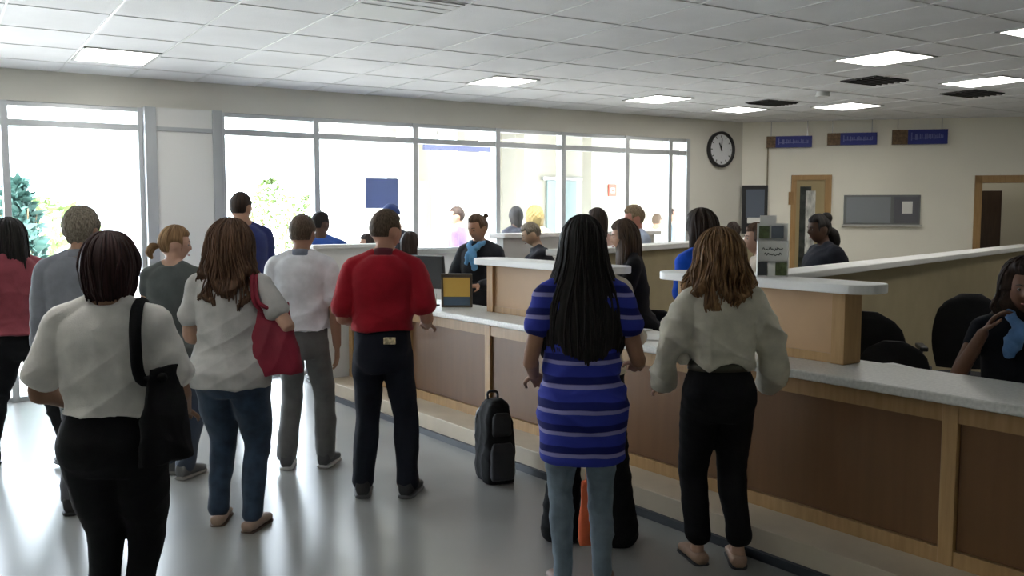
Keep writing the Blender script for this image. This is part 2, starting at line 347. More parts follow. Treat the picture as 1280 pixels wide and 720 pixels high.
vent(7.55, 8.05, 5.55, 5.95, 'dark ceiling vent between the two large lit panels on the right')
vent(9.25, 9.8, 5.6, 6.0, 'dark ceiling vent behind the right-hand lit panel')
vent(8.1, 8.6, 7.35, 7.7, 'small dark ceiling vent beside the wall clock')
vent(2.27, 2.85, 5.03, 5.7, 'pale square air diffuser at the top edge above the man in red', False)
vent(.45, 1.0, 5.03, 5.7, 'pale square air diffuser in the top left corner of the ceiling', False)
o = T(MB().cyl((8.1, 6.6), .07, CH - .05, CH - .001).build('smoke_detector', M['ventw'], smooth=False), 'small round smoke detector on the ceiling right of the clock', 'smoke detector')

# ================================================================== COUNTER
CT = Matrix.Translation((OX, OY, 0)) @ Matrix.Rotation(TH, 4, 'Z')
def cthing(name, label, cat, lx=0, ly=0, z=0, rz=0, group=None): x, y = wl(lx, ly); return thing(name, label, cat, (x, y, z), TH + rz, group)
Y0, Y1 = -4.2, 5.05
c = cthing('service_counter', 'long brown panelled service counter with pale wood posts running along the hall', 'counter')
MB().box(.09, .5, Y0, Y1, .155, .885).build('core', M['oakdark'], c)
posts = [-.86 + 1.19 * i for i in range(-2, 5)] + [5.0]
m = 0
for a, b in zip([Y0] + posts, posts): MB().box(.065, .092, a + .04, b - .04, .23, .80).build('panel', M['counter_panel'], c)
for y in posts: MB().box(.045, .095, y - .035, y + .035, .155, .885).build('post', M['oak'], c, bevel=.004)
MB().box(.05, .095, Y0, Y1, .80, .885).build('top_rail', M['oakdark'], c)
MB().box(.05, .095, Y0, Y1, .155, .225).build('bottom_rail', M['oak'], c)
MB().box(-.23, .5, Y0, Y1, .02, .155).build('plinth', M['plinth'], c, bevel=.006)
MB().box(-.255, -.23, Y0, Y1, .0, .045).build('base_strip', M['strip'], c)
k = cthing('countertop', 'pale speckled countertop slab running along the top of the brown counter', 'countertop')
MB().box(0, .55, Y0, Y1, .886, .932).build('slab', M['laminate'], k, bevel=.012)
for (ya, yb, lb) in ((-3.0, .62, 'low staff desk behind the counter at right, under the seated clerk'), (1.0, 2.65, 'low staff desk behind the counter beside the blazer clerk'), (2.9, 4.9, 'low staff desk behind the counter beside the clerk with the scarf')):
    d = cthing('work_desk', lb, 'desk', .56, ya); L_ = yb - ya
    MB().box(0, .36 if ya < 0 else .22, 0, L_, .72, .75).build('desk_top', M['laminate'], d, bevel=.006)
    for y in (.05, L_ / 2, L_ - .05): MB().box(.0, .2, y - .015, y + .015, 0, .719).build('leg_panel', M['oakdark'], d)

def screen_panel(y0, y1, label):
    o = cthing('privacy_screen', label, 'privacy screen', .38, y0, .933, 0, 'raised privacy screens on the counter'); L = y1 - y0
    MB().box(-.05, .05, .07, L - .07, 0, .37).build('panel', M['counter_panel'] if False else mat('tan_laminate', (.44, .27, .13), .5, noise=.06, nscale=3), o)
    for a in (0, L - .08): MB().box(-.075, .075, a, a + .08, 0, .375).build('post', M['oak'], o, bevel=.004)
    MB().box(-.06, .06, .08, L - .08, 0, .05).build('bottom_rail', M['oak'], o)
    n = 16; pts = []
    W_, e = .15, .10
    for i in range(n + 1): a = math.pi + math.pi * i / n; pts.append((W_ * math.cos(a), -e + .06 + W_ * .8 * math.sin(a)))
    for i in range(n + 1): a = math.pi * i / n; pts.append((W_ * math.cos(a), L + e - .06 + W_ * .8 * math.sin(a)))
    MB().prism(pts, .376, .425).build('cap', M['white'], o, bevel=.008)
screen_panel(-.15, 1.02, 'raised wood screen with white rounded cap on the counter right of the curly haired woman')
screen_panel(1.75, 3.09, 'raised wood screen with white cap on the counter left of the long dark hair')

def partition(pts, z, label, mface='partition', th=.05, capw=.13, name='low_partition'):
    o = thing(name, label, 'partition', (pts[0][0], pts[0][1], 0)); x0, y0 = pts[0]
    for i in range(len(pts) - 1):
        ax, ay = pts[i]; bx, by = pts[i + 1]; L = math.hypot(bx - ax, by - ay); an = math.atan2(by - ay, bx - ax)
        Mx = Matrix.Translation((ax - x0, ay - y0, 0)) @ Matrix.Rotation(an, 4, 'Z')
        MB().box(0, L, -th, th, 0, z - .05, Mx).build('wall_panel', M[mface], o)
        MB().box(-.05, L + .05, -capw, capw, z - .05, z, Mx).build('cap', M['white'], o, bevel=.012)
    return o
partition([(4.30, 4.02), (11.4, 6.12)], 1.335, 'long tan partition with white cap behind the two black chairs')
partition([(4.25, 5.95), (8.4, 7.7)], 1.43, 'tan partition with white cap behind the clerk with long brown hair')
partition([(5.15, 8.35), (7.6, 8.75)], 1.5, 'white partition in front of the window behind the dark haired woman in stripes', 'white')
o = cthing('end_screen', 'tall white panel closing the far end of the counter beside the man in red', 'panel', .06, 5.12)
MB().box(-.3, .5, 0, .06, 0, 1.38).build('face', M['white'], o); MB().box(-.34, .54, -.03, .09, 1.38, 1.42).build('cap', M['white'], o, bevel=.01)
# ================================================================== PEOPLE
def sst(a, b, x): t = np.clip((x - a) / (b - a), 0, 1); return t * t * (3 - 2 * t)
TORSO_F = [(.455, .080, .062, 0), (.49, .100, .076, -.006), (.525, .1035, .080, -.008), (.56, .096, .070, -.002), (.61, .077, .056, .002), (.655, .080, .058, .002), (.71, .089, .066, .007), (.755, .093, .060, .003), (.79, .092, .052, -.002), (.812, .080, .043, -.006), (.828, .060, .038, -.008), (.842, .036, .035, -.006), (.87, .030, .033, 0), (.90, .029, .033, .004)]
TORSO_M = [(.455, .078, .062, 0), (.49, .093, .072, -.005), (.525, .095, .072, -.006), (.56, .091, .066, 0), (.61, .086, .061, .003), (.655, .092, .064, .003), (.71, .101, .069, .003), (.755, .107, .066, 0), (.79, .105, .057, -.004), (.812, .090, .048, -.008), (.828, .068, .042, -.008), (.842, .042, .038, -.006), (.87, .035, .037, 0), (.90, .033, .037, .004)]
def head_mesh(mb, c, Rm, s, face=True):
    """s = head half height in metres; +y is the face"""
    rx, ry, rz = s * .67, s * .80, s; nu, nv = 56, 44; rs = []
    for j in range(1, nv):
        th = math.pi * j / nv - math.pi / 2; ring = []
        for i in range(nu):
            a = 2 * math.pi * i / nu; x, y, z = math.cos(th) * math.cos(a), math.cos(th) * math.sin(a), math.sin(th)
            X, Y, Z = x, y, z
            low = max(0, -z)
            X *= 1 - .30 * low ** 1.3
            if y < 0: Y *= 1 - .35 * low; Y *= 1.06 if z > -.2 else 1.0
            else: Y *= 1 - .06 * low
            if y > 0:
                f = y * y
                Y += f * .26 * math.exp(-(x / .13) ** 2 - ((z + .17) / .13) ** 2)         # nose tip
                Y += f * .12 * math.exp(-(x / .10) ** 2 - ((z - .0) / .16) ** 2)          # bridge
                Y -= f * .11 * (math.exp(-((x - .33) / .17) ** 2 - ((z - .05) / .12) ** 2) + math.exp(-((x + .33) / .17) ** 2 - ((z - .05) / .12) ** 2))
                Y += f * .06 * math.exp(-(x / .5) ** 2 - ((z - .24) / .08) ** 2)          # brow
                Y += f * .07 * math.exp(-(x / .24) ** 2 - ((z + .47) / .05) ** 2)         # upper lip
                Y += f * .07 * math.exp(-(x / .20) ** 2 - ((z + .57) / .05) ** 2)         # lower lip
                Y -= f * .05 * math.exp(-(x / .25) ** 2 - ((z + .52) / .02) ** 2)
                Y += f * .10 * math.exp(-(x / .26) ** 2 - ((z + .83) / .14) ** 2)         # chin
                Y += f * .04 * (math.exp(-((x - .45) / .2) ** 2 - ((z + .2) / .18) ** 2) + math.exp(-((x + .45) / .2) ** 2 - ((z + .2) / .18) ** 2))
            ring.append(c + Rm @ Vector((X * rx, Y * ry, Z * rz)))
        rs.append(ring)
    mb.rings(rs)
    for sx in (-1, 1):                             # ears
        rs = []
        for q in range(1, 9):
            t = math.pi * q / 9 - math.pi / 2
            rs.append([c + Rm @ Vector((sx * (rx * .99 + s * .05 * math.cos(t) * math.cos(a) + s * .02), -s * .06 + s * .16 * math.cos(t) * math.sin(a), -s * .06 + s * .24 * math.sin(t))) for a in np.linspace(0, 6.2832, 12, endpoint=False)])
        mb.rings(rs)
def shoe_parts(root, ank, yaw, h, kind, m_up, m_sole):
    """ankle position, on floor z=0 (local)"""
    L, Wd = h * .152, h * .030; z0 = ank[2]; Mx = Matrix.Translation((ank[0], ank[1], z0)) @ Matrix.Rotation(-yaw, 4, 'Z')
    S = [(-.27, .62, .30), (-.24, .80, .40), (-.1, .95, .46), (.08, .96, .42), (.25, .98, .31), (.42, 1.08, .24), (.58, 1.05, .2), (.68, .8, .17), (.73, .45, .13)]
    if kind == 'flat': S = [(a, b * .93, min(c_, .26) * .9) for a, b, c_ in S]
    if kind == 'heel': S = [(a * .93, b * .86, min(c_, .28)) for a, b, c_ in S]
    hl = {'trainer': .016, 'shoe': .014, 'flat': .006, 'heel': .008}[kind]
    rs, rs2 = [], []
    for (t, ww, hh) in S:
        up, lo = [], []
        for a in np.linspace(0, 6.2832, 18, endpoint=False):
            x = Wd * ww * math.copysign(abs(math.cos(a)) ** .8, math.cos(a)); z = math.sin(a); z = hl + (hh * L * .5) * (1 + math.copysign(abs(z) ** .7, z)) * (.93 if z > 0 else 1)
            up.append(Mx @ Vector((x, t * L, z)))
            z2 = math.sin(a); lo.append(Mx @ Vector((x * 1.06, t * L * 1.02, hl * (1 + math.copysign(abs(z2) ** .5, z2)) * .75)))
        rs.append(up); rs2.append(lo)
    o = MB().rings(rs).build('shoe', m_up, root, smooth=True)
    MB().rings(rs2).build('sole', m_sole, o, smooth=True)
    return o
def hand(mb, W_, d, pn, side, curl, h):
    """W_ wrist, d direction, pn palm normal, side = vector towards the thumb"""
    d = d.normalized(); pn = (pn - pn.dot(d) * d).normalized(); th = d.cross(pn)
    if th.dot(side) < 0: th = -th
    k = h / 1.7
    for i, (o, L, fl) in enumerate(((.030, .085, .066), (.010, .090, .073), (-.010, .086, .067), (-.028, .078, .052))):
        kn = W_ + d * L * k + th * o * k
        mb.tube([W_ + th * o * .45 * k, kn], [.0135 * k, .0115 * k], n=8, sm=1)
        p = kn.copy(); dd = d.copy(); P = [p - dd * .01]; 
        for j, seg in enumerate((.45, .32, .25)):
            an = curl * (0.55 if j == 0 else .9); dd = (dd * math.cos(an) + pn * math.sin(an)).normalized()
            p = p + dd * fl * 1.15 * seg * k; P.append(p)
        mb.tube(P, [.0098 * k, .009 * k, .0085 * k, .0072 * k], n=8, sm=2)
    b = W_ + th * .018 * k + d * .022 * k; t1 = b + (th * .036 + d * .022 + pn * .012) * k; t2 = t1 + (th * .008 + d * .032 + pn * .012) * k; t3 = t2 + (d * .024 + pn * .008) * k
    mb.tube([b, t1, t2, t3], [.014 * k, .0115 * k, .010 * k, .008 * k], n=8, sm=2)
def hair_cap(root, name, m, c, Rm, s, sp, seed=0):
    """polar cap + optional curtain of hair below the head. sp keys: t thickness, L length below head centre, w/d bottom half width / depth behind, hl hairline polar deg, nape deg, wave, curl"""
    rg = np.random.RandomState(seed + 5); rx, ry, rz = s * .66, s * .83, s
    t = sp.get('t', .012); L = sp.get('L', 0); nu = sp.get('nu', 168); n1 = 26
    thE = R(sp.get('nape', 118) if not L else 92)
    ph = [(k, rg.uniform(0, 6.28)) for k in (7, 13, 19, 29, 43, 61)]
    wave = sp.get('wave', 0); amp = sp.get('amp', .0035); curl = sp.get('curl', 0)
    kz = rg.uniform(20, 30); V = []; UV = []; rings = []
    def ridge(phi, z):
        f = 0
        for i, (k, p) in enumerate(ph): f += (1 - 2 * abs(math.sin(k * .5 * phi + p + wave * 3.0 * math.sin(z * kz * (1 + .15 * i) + p)))) / (1 + .35 * i)
        return f * .5
    hl = R(sp.get('hl', 48)); open_ = R(sp.get('open', 62))
    for j in range(1, n1 + 1):
        th = thE * j / n1; ring = []
        for i in range(nu):
            a = 2 * math.pi * i / nu; fr = abs(((a - math.pi / 2 + math.pi) % (2 * math.pi)) - math.pi)       # 0 at the face
            ins = (1 - sst(open_ - .25, open_ + .25, fr)) * sst(hl, hl + .28, th)
            lim = thE
            if not L:   # short: ears / nape taper
                side = math.exp(-((fr - 1.55) / .42) ** 2); ins = max(ins, side * sst(R(74), R(88), th))
                tt = t * (1 - .75 * sst(R(70), R(118), th))
            else: tt = t
            r = 1 - .16 * ins; e = tt * (1 - ins) + (amp * ridge(a, th * s) + (curl * (math.sin(9 * a + 5 * th) * math.sin(11 * th + 3 * a + seed) + .6 * math.sin(17 * a) * math.sin(19 * th)) if curl else 0)) * (1 - ins) * min(1, th * 2)
            low = max(0, -math.cos(th)); ky = (1 - .33 * low) if math.sin(a) < 0 else 1; kx = 1 - .26 * low ** 1.3
            p = Vector(((rx * r * kx + e) * math.sin(th) * math.cos(a), (ry * r * ky + e) * math.sin(th) * math.sin(a), (rz * r + e) * math.cos(th)))
            ring.append(c + Rm @ p); UV.append((i / nu, th * .3))
        rings.append(ring)
    if L:
        n2 = max(10, int(L / .012)); w_, d_ = sp.get('w', .12), sp.get('d', .12); yb0 = ry + t; xf = sp.get('nk', 1.0)
        Ry = Matrix.Rotation(math.atan2(-Rm[0][1], Rm[1][1]) if False else sp.get('_yaw', 0), 3, 'Z')
        lenv = [1 + sp.get('rag', .10) * (math.sin(3 * 2 * math.pi * i / nu + seed) * .6 + .6 * (rg.rand() - .5)) for i in range(nu)]
        for j in range(1, n2 + 1):
            q = j / n2; ring = []
            for i in range(nu):
                a = 2 * math.pi * i / nu; z = -L * q * lenv[i]
                X = (rx + t) * (1 - sst(0, .5, q)) + w_ * sst(0, .5, q); X *= (1 - (1 - xf) * math.exp(-((q - .35) / .2) ** 2))
                tp = 1 - sp.get('taper', .25) * sst(.65, 1.0, q)
                yb = yb0 * (1 - sst(0, .7, q)) + d_ * sst(0, .7, q); yf = sp.get('yf', .02) * (1 - q) - sp.get('yfb', .02) * q
                if q < .25: yf = ry * .78 * (1 - q / .25) + yf * (q / .25)
                rd = amp * ridge(a, z * 1.0) * (1 + q * sp.get('grow', 1.5)); wv = wave * .017 * math.sin(z * kz * 1.7 + 2.6 * math.sin(a * 4) + seed) * min(1, q * 1.6 + .2)
                cx, sx = math.cos(a), math.sin(a); x = (X * tp + rd + wv) * cx; y = (yb * tp + rd + wv) * sx if sx < 0 else yf * sx
                frn = 1 - sst(open_ - .3, open_ + .3, abs(((a - math.pi / 2 + math.pi) % (2 * math.pi)) - math.pi))
                if q < .3: x *= 1 - .16 * frn * (1 - q / .3)
                p = Vector((x, y, 0)); hd = Rm @ Vector((x, y, z)); bd = Ry @ p + Vector((0, sp.get('ys', 0) * q, z)); k = min(1, q * 2.5)
                ring.append(c + hd.lerp(bd, k)); UV.append((i / nu, .5 - z * 3))
            rings.append(ring)
    mb = MB(); mb.rings(rings); UV += [(0, 0), (0, 1)]; mb.uv = UV
    o = mb.build(name, m, root, smooth=True); return o, rings
def locks(root, m, rings, n, seed, rad=.006, out=.004, lo=.3, hi=1.06, label=None):
    rg = np.random.RandomState(seed); mb = MB(); UV = []; nu = len(rings[0]); nr = len(rings)
    for k in range(n):
        a = rg.randint(nu)
        fr = abs(((2 * math.pi * a / nu - math.pi / 2 + math.pi) % (2 * math.pi)) - math.pi)
        if fr < 1.0: continue
        s0 = int(nr * rg.uniform(lo * .3, lo)); pts = []; rr = []; N = 9; dr = rg.uniform(-.5, .5) * nu / 24; c0 = None
        o_ = out * rg.uniform(.2, 1.5)
        for i in range(N):
            t = i / (N - 1); j = min(nr - 1, int(s0 + (nr - 1 - s0) * t)); cen = sum((Vector(p) for p in rings[j][::12]), Vector()) / len(rings[j][::12])
            p = Vector(rings[j][int(a + dr * math.sin(t * 5 + k)) % nu]); dv = (p - cen); dv.z = 0; dv = dv.normalized() if dv.length > 1e-4 else Vector((0, -1, 0))
            p = p + dv * (o_ * math.sin(math.pi * min(1, t + .15)) - rad * .3)
            if t == 1: p.z -= rg.uniform(-.01, .025)
            pts.append(p); rr.append(rad * (.35 + .65 * math.sin(math.pi * (.15 + .75 * t))))
        b = len(mb.v); mb.tube(pts, rr, n=6, sm=2); cnt = len(mb.v) - b; u = rg.rand(); UV += [(u + .002 * (q % 6), q / cnt * 2) for q in range(cnt)]
    mb.uv = UV; return mb.build('hair_lock', m, root, smooth=True)

SHIRT = {}
def person(label, loc, az, h=1.7, sex='f', wd=1.0, dp=1.0, lean=0, head=(0, 0, 0), aL=None, aR=None, legs=None, z0=0.0, seat=None,
           skin=(.42, .25, .17), top=None, bottom=None, hair=None, shoes=None, vox=.008, group=None, face=True, sway=0, curlL=.35, curlR=.35, shr=1.0, seed=1):
    x, y = loc; root = thing('person', label, 'person', (x, y, z0), -R(az), group)
    tab = TORSO_F if sex == 'f' else TORSO_M; dz = 0
    if seat is not None: dz = seat + .09 * h - .515 * h
    msk = mat('skin_%02d%02d%02d' % tuple(int(c * 99) for c in skin), skin, .55, spec=.35, noise=.06, nscale=12)
    tl = math.tan(R(lean)); sw = math.tan(R(sway))
    def B(px, py, pz):                              # fraction -> metres with lean above the hip
        up = max(0, pz - .5) * h; return Vector((px * h + sw * up, py * h + tl * up, pz * h + dz))
    hy = h * .0715; hc = B(0, .016, .9285)
    Rm = (Matrix.Rotation(-R(head[0]), 3, 'Z') @ Matrix.Rotation(R(-head[1]), 3, 'X') @ Matrix.Rotation(R(head[2]), 3, 'Y'))
    body = MB()
    def prof(z):
        if z <= tab[0][0]: return tab[0][1] , tab[0][2], tab[0][3]
        for i in range(len(tab) - 1):
            a, b = tab[i], tab[i + 1]
            if z <= b[0]:
                t = (z - a[0]) / (b[0] - a[0]); t = t * t * (3 - 2 * t) * .5 + t * .5; return tuple(a[k] * (1 - t) + b[k] * t for k in (1, 2, 3))
        return tab[-1][1:]
    def ring(z, ea=0, eb=0, ka=1, kb=1):
        a, b, cy = prof(z); wf = wd if z < .8 else 1 + (wd - 1) * max(0, (.845 - z) / .045); df = dp if z < .8 else 1 + (dp - 1) * max(0, (.845 - z) / .045)
        c = B(0, cy, z); return (c.x, c.y, c.z, a * h * wf * ka * (shr if .74 < z < .83 else 1) + ea, b * h * df * kb + eb)
    zs = [.455 + .0125 * i for i in range(37)]
    body.loft([ring(z, -.006 - (.014 if z < .8 else 0), -.006 - (.014 if z < .8 else 0)) for z in zs if z <= .905], n=30)
    SX = (.094 if sex == 'f' else .108) * (1 + (wd - 1) * .7) * shr; sh = {}
    K = h
    ua, fa, wr = (.0245, .021, .015) if sex == 'f' else (.029, .0245, .017)
    af = 1 + (wd - 1) * .6
    defs = {'L': ((-.10, -.04, -1), (-.02, .14, -1), (-.02, .12, -1)), 'R': ((.10, -.04, -1), (.02, .14, -1), (.02, .12, -1))}
    J = {}
    for sd, sg, spec in (('L', -1, aL), ('R', 1, aR)):
        u, f_, hd = spec or defs[sd]
        if spec and sd == 'L' : pass
        S = B(sg * SX, -.006, .806); E = S + Vector(u).normalized() * .172 * K; W_ = E + Vector(f_).normalized() * .150 * K; J[sd] = (S, E, W_, Vector(hd).normalized())
        nk = B(sg * .022, -.006, .853); body.tube([nk, B(sg * .065, -.008, .826), S], [.024 * K, .024 * K, .028 * K * af], n=12)
        body.tube([S, S.lerp(E, .35), E, E.lerp(W_, .3), W_], [.029 * K * af, ua * K * af * 1.04, fa * K * af * .95, fa * K * af, wr * K * af], n=14)
        hdv = Vector(hd).normalized(); pn = Vector((-sg, .15, 0)) if abs(hdv.x) < .8 else Vector((0, 0, -1))
        if hdv.y > .6: pn = Vector((-sg * .3, 0, -1))
        hand(body, W_, hdv, pn, Vector((0, 1, .3)), curlL if sd == 'L' else curlR, K)
    # legs
    ls = legs or {}
    LG = {}
    lw = (.058 if sex == 'f' else .054) * (1 + (wd - 1) * .8)
    for sd, sg in (('L', -1), ('R', 1)):
        hip = B(sg * .050 * (1 + (wd - 1) * .8), 0, .505); o = ls.get(sd, (0, 0, 0))
        if seat is not None:
            kn = hip + Vector((sg * .02 * K, .245 * K * ls.get('f', 1), -.01)); an = Vector((kn.x, kn.y + .02, max(.045 * K, kn.z - .235 * K)))
            if kn.z - .235 * K > .3: an = Vector((kn.x, kn.y + .02, kn.z - .235 * K))
        else:
            an = Vector((sg * .055 * K + o[0], o[1] - .01, .045 * K + (o[2] if len(o) > 2 else 0))); mid = hip.lerp(an, .5); dd = (hip - an).length; L2 = .485 * K * .5
            bend = math.sqrt(max(0, (.240 * K) ** 2 - (dd / 2) ** 2)); kn = mid + Vector((0, 1, 0)) * min(bend, .12 * K) + Vector((sg * .004, 0, 0)); 
        LG[sd] = (hip, kn, an)
        body.tube([hip, hip.lerp(kn, .5), kn, kn.lerp(an, .3), kn.lerp(an, .8), an], [.040 * K, .033 * K, .022 * K, .022 * K, .017 * K, .020 * K], n=14)
        body.tube([an + Vector((0, -.01, -.01)), an + Vector((0, .03 * K, -.02 * K)), an + Vector((0, .085 * K, -.03 * K))], [.02 * K, .02 * K, .014 * K], n=10)
    head_mesh(body, hc, Rm, hy)
    bo = body.fuse('body', msk, root, vox=vox if vox > .007 else .0058, it=3)
    # eyes, brows, lips
    if face:
        for sg in (-1, 1):
            e = hc + Rm @ Vector((sg * hy * .225, hy * .640, hy * .045))
            ey = MB().sphere(e, hy * .095, 12, 8).build('eye', mat('eye_white', (.22, .20, .18), .4), root, smooth=True)
            MB().sphere(e + Rm @ Vector((0, hy * .055, 0)), hy * .056, 10, 8).build('iris', mat('iris', (.03, .018, .01), .2), ey, smooth=True)
            bz = [hc + Rm @ Vector((sg * hy * q[0], hy * q[1], hy * q[2])) for q in ((.10, .80, .20), (.22, .775, .25), (.36, .66, .22))]
            MB().tube(bz, [hy * .018, hy * .028, hy * .016], n=6).build('eyebrow', mat('brow', (.04, .025, .018), .8), root, smooth=True)
        lp = [hc + Rm @ Vector((q[0] * hy, q[1] * hy, -.52 * hy)) for q in ((-.15, .74), (0, .815), (.15, .74))]
        MB().tube(lp, [hy * .02, hy * .042, hy * .02], n=8).build('lips', mat('lips', (.36, .12, .10), .5), root, smooth=True)
    # top garment
    if top:
        e = top.get('e', .012); hem = top.get('hem', .50); nk = top.get('neck', .845); loose = top.get('loose', .5); mb = MB(); rg = []
        wide = 0; wid = 0; zz = []
        z = nk
        while z > hem: zz.append(z); z -= .0125
        zz.append(hem)
        for z in zz:
            r = ring(z, e, e); a, b = r[3], r[4]
            if z < .79:
                wide = max(wide * (1 - .004), a); wid = max(wid, b); a = a * (1 - loose) + max(a, wide) * loose; b = b * (1 - loose) + max(b, wid) * loose
            if z < .56 and top.get('flare'): a += top['flare'] * (.56 - z) * h; b += top['flare'] * (.56 - z) * h * .7
            if top.get('cinch') and z < top['cinch'] + .03: k = 1 - .10 * (1 - abs(z - top['cinch']) / .03) if abs(z - top['cinch']) < .03 else 1; a *= k; b *= k
            if z < .64: q_ = .010 * min(1, (.64 - z) / .04); a += q_; b += q_
            if z < .58: b += .014 * K * min(1, (.58 - z) / .05)
            rg.append((r[0], r[1] - (.008 * K * min(1, (.58 - z) / .05) if z < .58 else 0), r[2], a, b))
        mb.loft(rg[::-1], n=40)
        sl = top.get('sleeve', .75); sr = top.get('sr', 1.0)
        for sd, sg in (('L', -1), ('R', 1)):
            S, E, W_, _ = J[sd]; nkp = B(sg * .03, -.006, .848 if nk > .84 else .835)
            mb.tube([nkp, B(sg * .066, -.008, .826), S], [.022 * K + e * .2, .023 * K + e * .5, .027 * K * af + e * .6], n=12)
            pts, rr = [S], [.028 * K * af + e * .6]
            if sl <= 1:
                N = 4
                for i in range(1, N + 1): t = sl * i / N; pts.append(S.lerp(E, t)); rr.append((ua * K * af * 1.04 + e * .7) * (1 + (sr - 1) * i / N))
            else:
                pts += [S.lerp(E, .45), E, E.lerp(W_, (sl - 1) * .5), E.lerp(W_, sl - 1)]
                rr += [(ua * K * af + e) * sr, (fa * K * af + e) * sr, (fa * K * af * .97 + e) * (sr * 1.0), (wr * K * af + e * .9) * top.get('cuff', 1.05)]
            mb.tube(pts, rr, n=16, sm=4)
        to = mb.fuse(top.get('name', 'shirt'), top['m'], root, vox=max(vox, .0075), it=top.get('it', 8), disp=folds(top.get('fold', .006), seed, top.get('ff', 24), zc=top.get('fz', .58) * h if top.get('fz', .58) else None, zw=.2))
        if top.get('collar'):
            cm = top.get('cm', top['m']); cc = B(0, -.004, nk + .004); N = 22
            rs = []
            for zc_, rr_ in ((-.006, .058), (.016, .053), (.030, .050), (.030, .055), (.010, .062), (-.012, .068)):
                rs.append([(cc.x + rr_ * K / 1.7 * 1.02 * math.cos(a) * (1.08 if sex == 'm' else .95), cc.y + rr_ * K / 1.7 * 1.0 * math.sin(a) * 1.08, cc.z + zc_ - .012 * math.sin(a)) for a in np.linspace(0, 6.2832, N, endpoint=False)])
            MB().rings(rs, cap=False).build('collar', cm, root, smooth=True)
    if bottom:
        e = bottom.get('e', .010); wz = bottom.get('waist', .60); mb = MB()
        rg = [ring(z, e, e) for z in [.440, .452, .462, .475, .49, .505, .52, .535, .55, .565, .58, .595, .61, .625] if z < wz] + [ring(wz, e, e)]
        rg[0] = (*rg[0][:3], rg[0][3] * .84, rg[0][4] * .84); rg[1] = (*rg[1][:3], rg[1][3] * .94, rg[1][4] * .94)
        mb.loft(rg, n=36)
        for sg in (-1, 1): mb.sphere(B(sg * .043 * wd, -.026 * dp, .500), (.050 * K * wd, .046 * K * dp, .056 * K), 16, 10)
        pr = bottom.get('r', (.058, .050, .036, .036, .030, .030)); hemz = bottom.get('hemz', .05)
        for sd, sg in (('L', -1), ('R', 1)):
            hip, kn, an = LG[sd]; e2 = e
            foot = an + Vector((0, -.006, (hemz - .045) * K)) if seat is None else an
            kk = lw / .058
            mb.tube([hip, hip.lerp(kn, .5), kn, kn.lerp(an, .35), kn.lerp(foot, .8), foot], [pr[0] * K * kk + e2 * .5, pr[1] * K * kk + e2, pr[2] * K * (kk * .5 + .5) + e2, pr[3] * K + e2, pr[4] * K + e2, pr[5] * K + e2], n=18, sm=4)
        mb.fuse(bottom.get('name', 'trousers'), bottom['m'], root, vox=max(vox, .0085), it=12, disp=folds(bottom.get('fold', .0045), seed + 7, 26, .6))
        if bottom.get('belt'):
            r = ring(wz - .020, e + .009, e + .009); r2 = ring(wz + .003, e + .009, e + .009)
            MB().loft([r, r2], n=36).build('belt', bottom['belt'], root, smooth=True)
    if shoes:
        for sd, sg in (('L', -1), ('R', 1)):
            an = LG[sd][2]; shoe_parts(root, (an.x, an.y + .005, an.z - .045 * K), R(sg * 9), K, shoes[0], shoes[1], shoes[2] if len(shoes) > 2 else M['rubber'])
    if hair:
        hm = hair['m']; hair = dict(hair); hair['_yaw'] = -R(head[0])
        ho, rings = hair_cap(root, 'hair', hm, hc, Rm, hy, hair, seed)
        if hair.get('locks'): locks(ho, hm, rings, hair['locks'], seed, hair.get('lr', .006), hair.get('lo_', .005), label=None)
        if hair.get('tail'):
            pts = [hc + Rm @ Vector(p) * hy for p in hair['tail']]; mb = MB(); mb.tube(pts, [q * hy for q in hair['tr']], n=20, sm=6)
            mb.uv = [(.05 * (i % 20) , (i // 20) * .05) for i in range(len(mb.v))]
            mb.build('ponytail', hm, ho, smooth=True)
        if hair.get('bun'):
            p, r = hair['bun']; mb = MB(); mb.sphere(hc + Rm @ Vector(p) * hy, r * hy, 24, 14); mb.uv = [(.04 * (i % 24), i * .002) for i in range(len(mb.v))]; mb.build('hair_bun', hm, ho, smooth=True)
    root['_j'] = [0]
    del root['_j']
    return root, J, LG, hc, B, ring, hy, Rm
HM = dict(black=hair_mat('black', (.006, .005, .005), (.022, .017, .014)), dark=hair_mat('dark_brown', (.012, .007, .005), (.045, .026, .018)), auburn=hair_mat('dark_auburn', (.016, .006, .006), (.05, .02, .018)),
          brown=hair_mat('brown', (.04, .02, .011), (.15, .08, .045)), blonde=hair_mat('blonde', (.10, .05, .02), (.40, .24, .11)), sandy=hair_mat('sandy', (.12, .08, .045), (.32, .24, .15), short=True), grey=hair_mat('grey', (.10, .08, .06), (.30, .26, .2), short=True),
          shortbrown=hair_mat('short_brown', (.05, .032, .02), (.13, .09, .06), short=True), tan=hair_mat('tan_curls', (.10, .07, .02), (.22, .16, .06), short=True))
LIGHT, MED, DARK, TAN = (.50, .30, .21), (.36, .20, .13), (.085, .042, .025), (.28, .15, .09)
def sole(c=(.02, .02, .02)): return mat('sole_%d' % int(c[0] * 99), c, .7)
leather = mat('black_leather', (.015, .013, .012), .35); brownleather = mat('brown_leather', (.14, .06, .03), .5); canvas = mat('grey_canvas', (.12, .12, .12), .8)

